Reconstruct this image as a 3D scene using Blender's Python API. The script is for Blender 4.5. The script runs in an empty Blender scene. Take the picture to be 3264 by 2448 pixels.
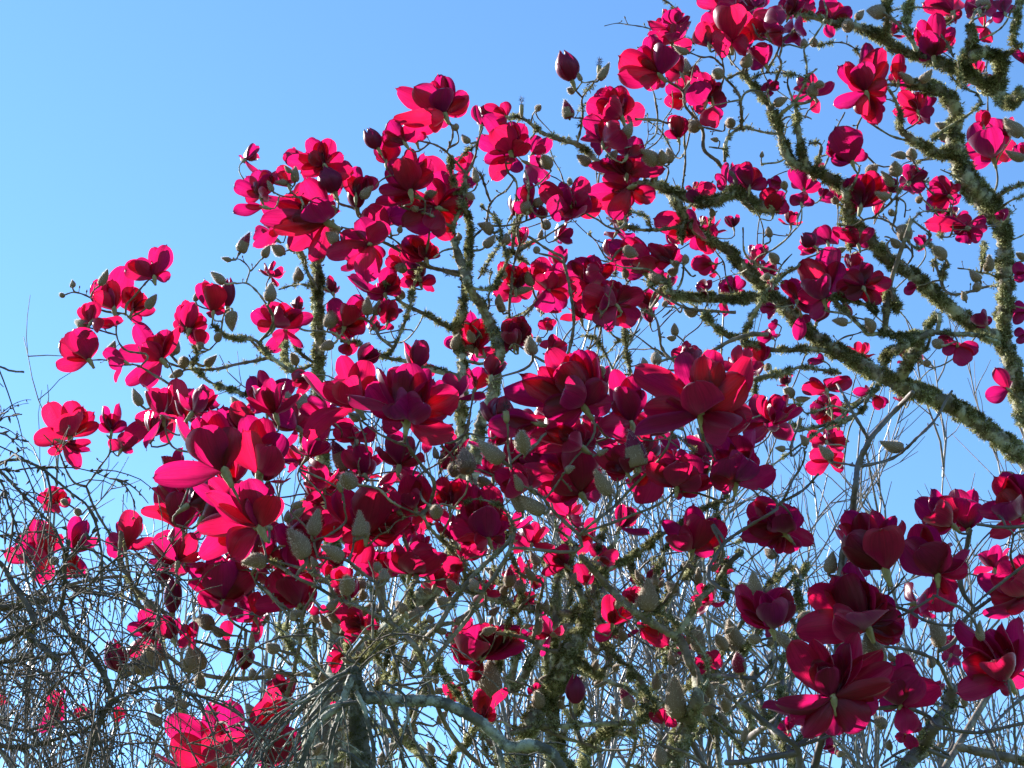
import bpy, math, random
import numpy as np
from mathutils import Vector, noise as mnoise

random.seed(7)
rs = np.random.default_rng(7)
sc = bpy.context.scene
col = sc.collection

# ---------------------------------------------------------------- camera, sky, sun, exposure
CAM_Z, PITCH, LENS = 1.6, math.radians(30), 55.0
cam_d = bpy.data.cameras.new('camera')
cam = bpy.data.objects.new('camera', cam_d)
col.objects.link(cam)
cam.location = (0, 0, CAM_Z)
cam.rotation_euler = (math.radians(90) + PITCH, 0, 0)
cam_d.lens = LENS
cam_d.sensor_width = 36
cam_d.clip_start = 0.05
cam_d.clip_end = 3000
sc.camera = cam
SUN_EL, SUN_AZ = math.radians(31), math.radians(-56)      # azimuth from the view (+Y), to the left
w = bpy.data.worlds.new('World')
sc.world = w
w.use_nodes = True
nt = w.node_tree
bg = nt.nodes['Background']
sky = nt.nodes.new('ShaderNodeTexSky')
sky.sky_type = 'NISHITA'
sky.sun_disc = False
sky.sun_elevation = SUN_EL
sky.sun_rotation = SUN_AZ
sky.air_density = 1.0
sky.dust_density = 0.0
sky.ozone_density = 6.5
tint = nt.nodes.new('ShaderNodeMixRGB')
tint.blend_type = 'MULTIPLY'
tint.inputs[0].default_value = 1.0
tint.inputs[2].default_value = (0.945, 1.03, 1.0, 1)
nt.links.new(sky.outputs[0], tint.inputs[1])
nt.links.new(tint.outputs[0], bg.inputs[0])
bg.inputs[1].default_value = 0.105
sun_d = bpy.data.lights.new('sun', 'SUN')
sun_d.energy = 5.0
sun_d.angle = math.radians(0.5)
sun_d.color = (1.0, 0.95, 0.87)
sun = bpy.data.objects.new('sun', sun_d)
col.objects.link(sun)
SUN = Vector((math.sin(SUN_AZ) * math.cos(SUN_EL), math.cos(SUN_AZ) * math.cos(SUN_EL), math.sin(SUN_EL)))
sun.rotation_euler = SUN.to_track_quat('Z', 'Y').to_euler()
sun.location = SUN * 40
sc.view_settings.view_transform = 'Standard'
sc.view_settings.look = 'None'
sc.view_settings.exposure = 1.60
sc.view_settings.gamma = 1
sc.cycles.max_bounces = 8
sc.cycles.transmission_bounces = 4
sc.cycles.diffuse_bounces = 4
sc.cycles.use_adaptive_sampling = True

# ---------------------------------------------------------------- a measured spot of the view -> a place in the world
FW = np.array([0, math.cos(PITCH), math.sin(PITCH)])
UP = np.array([0, -math.sin(PITCH), math.cos(PITCH)])
RT = np.array([1.0, 0, 0])
EYE = np.array([0, 0, CAM_Z])
W0, H0 = 3264.0, 2448.0
K0 = 36.0 / LENS / W0          # metres per photograph pixel per metre of distance
ZOOM = 2.37

def at(sx, sy, d):
    return EYE + d * (FW + RT * (sx - W0 / 2) * K0 - UP * (sy - H0 / 2) * K0)

def sp(tile, x, y):
    o = ORG[tile]
    return o[0] + x / ZOOM, o[1] + y / ZOOM

def unit(v):
    n = np.linalg.norm(v)
    return v / n if n > 1e-9 else np.array([0, 0, 1.0])
# ---------------------------------------------------------------- what was measured off the photograph
# each block is one stretch of the view: origin (x0,y0), the tree it belongs to, usual distance in metres.
ORG = dict(A=(0,600),B=(700,200),C=(1500,0),D=(2364,0),E=(0,1200),F=(800,800),G=(1500,700),H=(2364,700),
           I=(0,1748),J=(700,1748),K=(1500,1748),L=(2364,1748),M=(700,1300),N=(1500,1250),O=(2364,1250))
# limbs: radius start, radius end, moss, flags (tree letter, R = runs down to the trunk, dN.N = distance) : points
CH = {
'H': """66 40 3 rRd6.4: 2133,1800 1800,1550 1500,1370 1200,1250 900,1100 650,950 500,850 350,700 200,560 0,350
38 20 3 rd6.4: 0,350 -80,250 -190,180 -320,110 -460,-40
58 50 3 rRd6.6: 2300,1700 2133,1480 2060,1150 1980,900 1990,600 1990,300 1965,0
48 40 3 r: 1930,900 1850,860 1700,760 1500,600 1330,450 1130,320 960,150 800,0
26 18 3 r: 170,600 0,600 -240,580 -400,590 -560,540
20 16 2 r: 900,1070 700,1010 500,980 200,980 0,930
26 14 3 r: 1440,850 1300,900 1100,860 950,870
16 12 3 r: 1480,720 1420,790 1380,820
40 22 3 r: 1300,890 1200,960 1100,1020 1060,1090
18 14 2 r: 1440,840 1600,860 1780,880 1950,930
16 9 2 r: 1240,1030 1380,990 1440,880
14 10 2 r: 0,1240 150,1190 350,1150 450,1110 600,1140 750,1160
16 10 2 r: 240,480 330,400 420,360 440,330
9 6 0 r: 90,440 100,310 210,240 330,150 420,60
8 5 0 r: 100,320 30,260 10,60
8 5 0 r: 230,430 300,350 380,260
16 9 3 r: 700,560 850,620 980,660 1020,720
9 5 0 r: 640,690 760,710 880,740 960,760
8 5 0 r: 700,930 780,880 900,850
12 7 1 r: 1270,0 1240,130 1330,220 1420,130 1410,90 1280,0
8 5 0 r: 1100,180 1130,150 1080,130
8 6 0 r: 1260,200 1280,280 1250,340
12 8 1 r: 1470,330 1500,430 1530,520 1600,560 1720,550 1850,510 1940,500
11 8 2 r: 1560,470 1520,380 1560,330
26 18 3 r: 1100,620 1120,520 1160,600 1180,700
9 6 2 r: 1500,130 1540,40 1560,-40
9 6 2 r: 1800,430 1820,250 1830,180
14 10 2 r: 350,1150 260,1180 100,1220
10 7 2 r: 780,1410 870,1380 940,1300 1000,1230
11 8 2 r: 240,1540 420,1570 560,1590 700,1560 850,1500""",
'D': """16 48 3 rd6.5: 290,10 400,110 560,130 640,160 850,200 1010,260 1130,340 1270,410 1470,470 1650,540 1800,620 1920,670
46 38 3 r: 1920,670 1960,560 1950,450 1860,400 1740,410
44 38 3 r: 1920,670 2010,790 2070,750 2133,690
14 8 2 r: 1950,450 2040,390 2120,330
80 36 3 r: 1960,1650 1850,1530 1740,1400 1650,1240 1600,1080 1620,900 1590,780 1500,690 1400,660 1250,640
14 8 1 r: 1250,640 1100,640 940,660
34 22 3 r: 1640,500 1720,420 1740,300 1720,190
9 5 0 r: 1720,190 1760,150 1830,110
9 5 0 r: 1780,330 1900,250 1990,170 2050,60 2100,-10
24 20 3 r: 1090,-20 1100,150 1080,280
14 18 3 r: 1290,-20 1240,100 1260,230 1320,380
14 8 1 r: 1150,110 1190,200 1290,320
36 22 3 r: 1600,1180 1450,1150 1300,1060 1210,980 1200,860
14 8 2 r: 1200,860 1150,740 1080,670
12 7 2 r: 1440,1060 1520,1000 1620,940
10 6 0 r: 1320,1110 1200,1050 1080,990 950,920
44 20 3 r: 805,1655 810,1560 800,1460 730,1390 560,1300 380,1220 320,1120 290,1000 240,870 190,780 110,680 0,550
16 10 2 r: 300,880 370,800 400,770
32 12 3 r: 500,1230 440,1080 420,900 400,770
10 6 1 r: 400,770 480,620 490,500 470,370 530,320 600,210 620,160
9 5 0 r: 400,780 350,650 350,560 290,530
10 5 0 r: 420,770 520,690 540,650
9 5 0 r: 490,590 570,520
12 8 2 r: 560,1260 600,1150 590,1090 520,1080
9 6 1 r: 600,1180 670,1150
9 5 0 r: 150,1240 270,1230 330,1190
10 7 1 r: 260,1020 120,990 0,960
8 5 0 r: 620,150 650,90 620,-20
10 6 1 r: 180,490 260,400 270,330 130,280 80,180
11 7 1 r: 250,640 300,480 290,420
9 6 0 r: 100,680 40,700 0,760
9 6 0 r: 1170,1659 1180,1450 1170,1300
9 6 0 r: 1180,1480 1100,1560 980,1659
8 5 0 r: 1180,1490 1240,1540 1230,1640
9 6 0 r: 1600,1560 1480,1500 1390,1400 1310,1240
16 8 2 r: 1880,1500 2020,1440 2133,1390
10 6 1 r: 1900,1620 2040,1520 2133,1480
9 5 0 r: 870,1330 880,1260 830,1210
12 8 2 r: 1420,120 1540,90 1580,130 1500,230 1560,340 1600,430
20 12 3 r: 2100,-20 2080,120 2050,300 2090,360""",
'C': """34 9 2 rd6.2: 1600,1659 1560,1540 1480,1440 1400,1400 1250,1380 1100,1320 980,1240 880,1150 800,1090 650,1050 520,990 440,920 350,880 280,890
10 6 1 r: 820,1070 830,950 850,850 850,740 900,660 960,580
7 5 0 r: 850,740 790,680 770,610
7 4 0 r: 840,890 790,890 745,885
8 5 0 r: 460,910 480,850 500,830
7 5 0 r: 370,890 380,840
7 5 0 r: 940,610 870,620 830,600
10 7 0 r: 1240,900 1400,910 1480,930 1600,960 1620,1100 1610,1300 1600,1480
8 5 0 r: 1410,910 1410,830 1380,700 1360,660
8 5 0 r: 1410,920 1390,1010 1310,1100
16 8 0 rd6.3: 2010,1450 1990,1330 1900,1260 1860,1210 1760,1130 1750,990 1700,890 1620,790 1600,690 1500,620 1420,560
46 24 3 r: 2300,1560 2150,1560 2010,1450 1870,1520 1700,1530 1600,1480 1480,1410
14 8 2 r: 1920,1220 1930,1080 1970,1000 2060,960 2133,980
14 7 1 r: 2050,960 2040,820 2030,720 1980,650 1930,600
9 6 0 r: 1770,910 1840,800 1880,700 1910,600 1900,450
8 5 0 r: 1900,450 1970,330
8 5 0 r: 1900,450 1860,400 1810,330
9 5 0 r: 1890,510 1820,430 1740,430 1640,390
10 6 2 r: 1910,560 2040,555 2090,590 2133,650
8 5 0 r: 2030,760 1980,765 1870,790
8 5 0 r: 1760,960 1900,990 1920,940
7 5 0 r: 1880,1120 1800,1110
10 7 0 cd6.2: 370,1720 350,1550 340,1380 250,1290 230,1290
8 5 0 c: 340,1370 270,1280 250,1180 180,1110
9 6 0 c: 420,1659 440,1400 410,1290
7 5 0 c: 450,1430 530,1370 610,1290
8 6 0 rd6.0: 960,1659 830,1590 780,1500 740,1400 700,1380
12 9 1 r: 1170,1700 1160,1540 1160,1420 1000,1300 960,1240
7 5 0 r: 1020,1240 1030,1120 990,1060
7 5 0 r: 1120,1070 1150,1040
8 6 0 r: 1480,1370 1490,1280 1450,1240""",
'B': """20 14 2 cd6.0: 1850,1760 1840,1600 1790,1450 1760,1250 1830,1080 1860,850
12 6 0 c: 1860,850 1930,720 1950,600 1990,490
11 6 0 c: 1860,840 1740,700 1640,620 1500,590
9 6 0 c: 1740,660 1760,500 1700,390
8 5 0 c: 1750,650 1800,590 1790,500
15 9 1 c: 1790,1600 1600,1550 1400,1440 1250,1360 1120,1280 1040,1120 900,1060 860,980
8 6 0 c: 1110,1260 920,1240
8 6 0 c: 1420,1450 1320,1340 1230,1290
8 6 0 c: 1050,1140 1060,1050 1080,1010
8 6 0 c: 1080,1340 950,1360 880,1340
17 9 3 c: 1870,1760 1890,1400 1880,1200 1840,1080 1760,900 1720,720
13 7 0 c: 1750,1240 1600,1160 1500,1130 1350,1080
8 5 0 c: 1540,1140 1530,1030 1450,950
9 6 0 c: 1880,1410 1960,1410 2010,1390
8 6 0 c: 1790,1400 1700,1420 1620,1470
10 7 0 c: 1540,1540 1570,1380 1580,1200
13 8 3 cd6.2: 720,1800 730,1659 745,1500 780,1440
9 6 0 c: 730,1700 650,1560 640,1450 580,1330 550,1300
8 6 0 c: 650,1460 570,1400 480,1430
9 6 1 c: 720,1560 700,1500 740,1490
8 5 0 c: 610,1020 520,1020 450,1000 390,960
8 5 0 c: 1290,850 1240,870 1180,930
7 5 0 c: 1860,990 1930,950 1950,900""",
'A': """15 11 2 cd5.7: 2500,1600 2300,1430 2133,1340 2020,1260 1930,1150 1740,1130 1680,1090 1600,1030
7 5 0 c: 1600,1030 1610,930
8 5 0 c: 1680,1070 1710,920
13 9 1 c: 2030,1270 1850,1320 1640,1360 1400,1370
10 7 1 c: 1400,1370 1250,1220 1100,1060 1000,1000 950,950
9 5 0 c: 950,950 800,930 720,890 680,830 570,790 480,810
7 5 0 c: 690,830 700,790 750,740
9 6 0 c: 950,950 960,870 1050,770 1130,690
7 4 0 c: 570,780 545,740
8 5 0 c: 1000,960 1080,920 1110,900
13 8 3 c: 1450,1370 1480,1250 1440,1130 1410,1060
8 5 0 c: 1490,1250 1570,1220 1640,1160
10 6 0 c: 2060,960 2030,900 1950,790 1870,720 1790,720
7 4 0 c: 1860,715 1890,620 1810,540 1720,540
7 5 0 c: 1890,620 1920,590 1960,550
8 6 0 c: 1100,1250 940,1210 880,1110 880,1000
7 5 0 c: 880,1110 780,1090 660,1050
8 5 0 c: 1000,1330 940,1330 800,1295 690,1300
10 7 0 c: 1330,1530 1280,1480 1160,1410 1050,1340 1000,1330
9 6 0 c: 1400,1350 1310,1330 1240,1290
14 9 3 c: 2000,1600 1750,1530 1600,1470 1470,1400""",
'E': """14 8 1 cRd5.3: 1030,1659 960,1500 900,1380 840,1200 760,1080 700,960 650,830
8 6 0 c: 650,830 740,700 830,570 820,450
6 4 0 c: 830,575 910,560
9 5 0 c: 640,840 560,800 500,720 480,660 440,550 330,440
6 4 0 c: 450,555 490,510 530,460
9 6 0 c: 880,1340 1000,1300 950,1290
8 6 0 c: 1000,1310 1100,1380 1250,1430 1330,1440""",
'I': """13 10 1 cd5.0: 910,-100 900,130 970,200 1050,340 1230,480 1330,590 1450,690 1600,740 1750,790
14 10 1 cd5.2: 510,290 700,330 850,350 980,390 1080,440 1180,480
9 6 0 cd4.9: 900,920 980,1000 1080,1060 1200,1060 1400,1010 1510,1050
8 6 0 c: 1240,560 1290,640 1220,690 1200,600
7 5 0 c: 1430,940 1400,990 1330,1010
9 6 0 cd4.9: 1670,1050 1760,900 1800,730 1830,560 1900,450
9 6 1 cd4.7: 1220,1420 1170,1500 1120,1640
10 7 1 c: 1350,1160 1450,1190 1600,1250""",
'F': """48 32 3 cRd6.3: 640,2500 590,1900 530,1500 500,1200 510,900 520,700 500,500 510,300 500,100
14 8 2 c: 500,300 440,200 400,80 350,0
12 9 1 c: 510,830 380,900 250,860 120,790 0,680
10 6 1 c: 480,290 400,260 320,260 210,290
15 11 3 c: 260,960 250,850 255,700
12 8 2 c: 460,820 400,790 340,740 330,700
46 24 2 cRd6.1: 1680,1700 1740,1300 1800,1170 1850,950 1880,750 1830,600 1740,420 1640,260 1580,60 1530,-80
17 12 3 c: 1640,260 1640,0 1650,-120
42 20 3 cRd6.2: 1600,1900 1590,1300 1590,1000 1600,800 1550,620 1590,500 1600,380 1630,250
16 11 2 c: 1540,600 1350,500 1150,390 1050,280 1000,230
12 9 2 c: 1030,780 1100,700 1150,560 1210,400 1230,260 1270,130
14 10 2 c: 1160,830 1020,800 880,750 780,690 680,680
12 8 1 c: 1060,720 980,650 930,570 850,520 740,490
10 7 1 c: 1100,670 1040,690 960,650
12 8 1 c: 1600,190 1500,170 1350,110 1200,40 1100,0
13 9 1 c: 1890,640 2000,550 2130,420
12 8 3 c: 1660,260 1780,300 1850,270 1950,50
9 6 0 c: 700,640 620,620 420,600 330,560
11 8 1 c: 1900,500 1960,250 2000,60 2030,-60
10 7 0 cd4.6: 1400,1420 1500,1450 1620,1380 1660,1250 1680,1040""",
'G': """13 9 0 cd6.0: 740,1010 780,830 765,620 740,480 700,330 690,280 560,210 440,130
10 7 0 c: 690,290 690,275 680,265
10 7 0 c: 220,820 300,760 420,690 500,610
30 18 3 rd6.2: 2133,580 1850,600 1650,590 1500,550 1460,450 1340,490
12 9 0 r: 2000,700 1850,690 1700,690 1600,660 1450,570 1340,490
13 9 2 cd6.1: 1210,1250 1210,1170 1190,1020 1170,880 1150,750 1240,660 1270,560
12 8 1 cd5.9: 1600,1090 1500,1040 1440,960 1430,880 1390,740 1290,680
9 6 1 c: 1160,920 1080,870 1030,810 960,800
10 6 0 c: 930,1000 970,900 1000,810
16 11 1 rd5.9: 2133,860 1950,920 1800,1010 1690,1060 1560,1080
20 16 3 r: 1750,680 1830,800 1950,880 2050,890
8 5 0 c: 1190,920 1230,880
8 5 0 r: 1600,660 1590,700 1540,650 1520,690 1450,740
8 5 0 r: 1730,720 1640,700
8 5 0 c: 1590,1000 1620,920 1540,860
9 6 0 r: 1560,520 1600,460 1600,340 1560,330
8 6 0 r: 1620,350 1660,430 1700,420
14 10 2 r: 1750,60 1640,60 1400,80 1200,60 1120,30
16 11 3 r: 1610,0 1590,100 1600,190
14 9 2 cd6.5: 460,170 380,220 320,260 330,130 370,0
9 6 0 c: 460,150 600,110 700,40 760,10""",
'N': """12 8 0 cd4.4: 820,1080 960,960 1120,830 1250,690 1380,560 1480,420 1525,300
13 9 0 c: 820,1080 700,960 600,870 560,810 500,760 380,700
11 8 0 c: 830,1075 1000,1010 1200,940 1350,880 1480,800 1570,720
8 6 0 c: 560,810 640,720 690,640 720,600
8 6 0 c: 1090,840 1110,740 1110,620
7 5 0 c: 1260,680 1275,620 1270,570
11 8 1 c: 800,1150 730,1090 650,1030 640,980
16 12 3 cd4.7: 1000,1350 1200,1260 1400,1110 1600,990 1800,870 1950,780
11 8 0 cd4.4: 1860,570 1820,470 1760,360 1720,280
10 7 0 c: 300,560 280,420 290,300 270,200
9 6 0 c: 510,380 440,450 400,500
13 9 0 nd4.4: 1830,1010 1900,1180 1880,1290
10 7 0 cd4.5: 1460,1630 1540,1480 1600,1370 1670,1220""",
'O': """14 10 0 nd4.3: -250,1320 -120,1130 60,1010 200,930 270,880
10 8 0 n: 270,880 260,830 190,770 130,730
12 8 0 n: 280,860 400,780 500,700 580,620
10 7 0 n: 300,840 360,740 400,640 470,500 470,420
9 7 0 n: 370,430 400,300 440,180
26 18 0 nRd4.0: 740,1500 750,1350 770,1200 830,950 860,700 880,560 950,400 990,320 1180,120 1290,0
12 9 0 n: 870,560 1000,540 1150,490 1300,380 1480,170 1590,-10
13 9 0 n: 950,360 880,210 780,60 720,-60
10 7 0 n: 850,560 780,540 700,530 660,510
9 6 0 n: 1200,440 1220,415
22 15 0 nd4.2: 1650,1390 1700,1180 1730,1040
15 11 0 nd4.0: 2300,1000 2100,1020 1960,1020 1780,1000
9 6 0 n: 2000,1010 1960,950 1880,900
10 7 0 nd4.4: 2100,1450 2040,1250 2050,1080 2000,1020
13 9 2 cd5.2: 1000,-20 940,60 900,150 700,230 500,270 400,290 270,240
8 6 1 c: 850,110 700,110 600,130 480,150 420,90 300,110""",
'M': """9 7 0 cd4.3: 940,560 1050,580 1200,610 1300,710 1400,770 1530,800
14 10 0 c: 1530,810 1590,720 1620,560 1530,440 1430,300 1400,170 1400,100
9 7 0 c: 1420,290 1330,260 1200,190 1050,80 990,50
14 12 2 c: 1860,1300 1830,1180 1720,1050 1620,950 1540,820
9 7 0 cd4.7: 1330,670 1480,540 1620,440 1760,320 1840,220 1880,90
8 6 0 c: 1700,950 1740,830 1780,740 1860,650 1880,560
8 6 0 c: 1760,750 1680,730 1640,770
8 6 0 cd4.5: 1640,230 1720,330 1800,390
22 15 1 cd4.4: 1450,1960 1560,1750 1650,1640 1750,1480 1860,1330 1990,1200 2133,1060 2210,960
18 13 1 cd4.6: 1600,1959 1700,1800 1850,1620 2000,1380 2133,1180 2190,1080 2230,920
18 10 1 cRd4.4: 1560,1950 1480,1800 1330,1650 1200,1580 1050,1510 880,1430 750,1360 600,1290 450,1200 350,1150
9 7 0 c: 355,1150 340,1060 310,950
10 8 1 c: 880,1430 820,1340 700,1240 600,1200 400,1150
14 9 0 c: 1310,1640 1210,1450 1180,1330 1100,1260 980,1160 860,1140 740,1130
10 8 0 c: 980,1160 1000,1080 1015,980
9 7 0 c: 1195,1350 1230,1270 1270,1220
9 7 0 c: 830,1000 950,870 940,750 925,640
9 6 0 c: 700,1080 720,1010 820,960
12 9 0 c: 610,1700 560,1570 450,1480 350,1370 260,1310
10 8 0 c: 620,1650 640,1530 720,1380
8 6 0 cd4.5: 600,470 680,560 780,680 800,760
7 5 0 c: 1120,330 1080,180 1040,100
7 5 0 c: 1010,480 1060,520 1050,400""",
'J': """18 14 1 cd4.7: 450,1400 510,1100 560,950 600,750 600,560
13 10 1 c: 600,560 500,480 400,380 270,250
10 8 1 c: 620,560 640,450 720,350
13 11 0 cd4.8: 200,620 195,780 210,840 300,880 430,930 560,940
9 6 0 cd5: 0,1040 80,880 140,700 180,620 260,480
16 12 2 cd4.6: 1560,1100 1550,950 1500,800 1420,680 1330,570
9 7 1 cd4.8: 1000,650 1200,700 1400,690 1480,730
8 6 0 cd5: 1200,560 1300,500 1420,330 1480,270 1700,230
8 6 0 cd5: 1450,720 1560,620 1680,560 1800,560""",
'K': """68 52 3 cRd4.9: 300,1750 430,1450 480,1280 580,1130 680,950 760,760 850,620 880,450
26 16 2 c: 880,450 820,330 740,180 780,30 780,-40
14 10 2 c: 740,190 690,110 640,110
34 22 1 cd4.6: 1720,980 1650,850 1590,700 1500,640 1350,550 1200,450 1060,310 960,200 830,60
24 18 2 cd4.8: 1560,610 1650,520 1720,400 1860,250 1950,120 2050,20
34 42 2 cRd4.7: 1500,1900 1640,1350 1710,1150 1720,980
20 14 1 c: 1720,980 1900,960 2133,980
17 12 3 c: 1710,990 1560,1110 1400,1210 1290,1300
11 8 0 c: 1660,880 1550,800 1450,710
18 16 2 cd4.8: 300,1400 500,1350 700,1340 950,1330 1200,1320 1300,1290
16 12 1 c: 1240,1350 1240,1480 1180,1659
14 10 1 cd5: 510,1410 800,1460 1000,1530
13 10 1 cd4.7: 1430,1480 1650,1560 1800,1659
17 12 1 cd5: 720,775 550,760 400,670 200,640
16 10 1 c: 480,680 500,560 510,450 540,270 430,220 340,170
46 12 3 cRd5.6: 600,1700 610,1300 630,900 640,600 650,300 700,60 720,-120
34 12 3 cd5.5: 960,650 940,450 940,200 960,20 1010,-160
14 10 3 cd5.2: 1000,720 1100,820 1200,900 1290,980 1300,1100
22 16 3 cd5.4: 800,830 900,920 1000,950 1060,800 1000,720
10 7 0 cd4.8: 1090,900 1000,1010 920,1060
9 7 0 n: 1740,1100 1850,1000 1990,900 2133,800
9 6 0 c: 1440,400 1500,340 1580,230 1660,110
9 6 0 c: 1480,400 1500,520 1560,600
24 16 3 cd5.2: 1290,1280 1320,1150 1290,1000 1180,960
12 9 1 cd5.1: 540,1200 650,1140 720,1050
30 22 3 cd5.4: 850,1659 900,1480 1050,1390 1250,1400
20 14 2 cd5.2: 1880,1659 1860,1400 1840,1300 1760,1200""",
'L': """26 18 0 nRd3.9: 420,1800 430,1530 320,1430 200,1330 0,1170
18 12 0 n: 440,1500 560,1360 640,1240 690,1130
14 11 0 n: 450,1510 580,1450 700,1400 830,1330 950,1280
26 20 0 nd3.9: 430,1540 280,1570 100,1600 -120,1620
11 8 0 nd3.9: 780,530 860,570 920,600 1040,720 1090,740
9 7 0 n: 940,590 1040,450 1110,340 1090,220
10 8 0 n: 950,610 1160,520 1320,450 1480,350
8 6 0 n: 1110,350 1190,260 1230,210
12 9 0 nd4.0: 1090,410 1250,470 1400,560 1600,580 1720,500
12 16 0 n: 1090,740 1250,770 1400,810 1500,870 1560,1010 1590,1060
16 12 0 nd4.1: 1200,1190 1400,1260 1500,1350 1800,1390 2133,1320 2300,1290
10 8 0 nd3.9: 2080,1700 2050,1200 2015,1000
12 9 0 n: 1640,440 1750,540 1800,650
16 14 0 nd4.2: 1550,780 1600,700 1700,520 1880,380
48 40 2 nRd4.4: 1180,1720 1350,1500 1450,1350 1560,1200 1590,1050
24 20 1 rRd5.0: 1200,1750 1280,1640 1400,1550 1510,1480
36 30 1 rRd5.2: 2400,1680 2133,1610 1900,1560 1640,1500
16 12 0 nd4.3: 160,980 0,980 -150,960
12 9 2 nd4.4: 160,980 250,850 350,820
13 9 0 nd4.2: 740,330 750,200 800,60
9 7 0 nd4.0: 1480,870 1480,760 1490,730
10 7 0 nd4.1: 1600,1350 1520,1270 1430,1200
13 9 0 nd4.5: 1550,1550 1400,1480 1200,1540 1050,1640
14 8 0 nd4.4: 2133,1120 1990,1230 1880,1380""",
}
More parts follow.
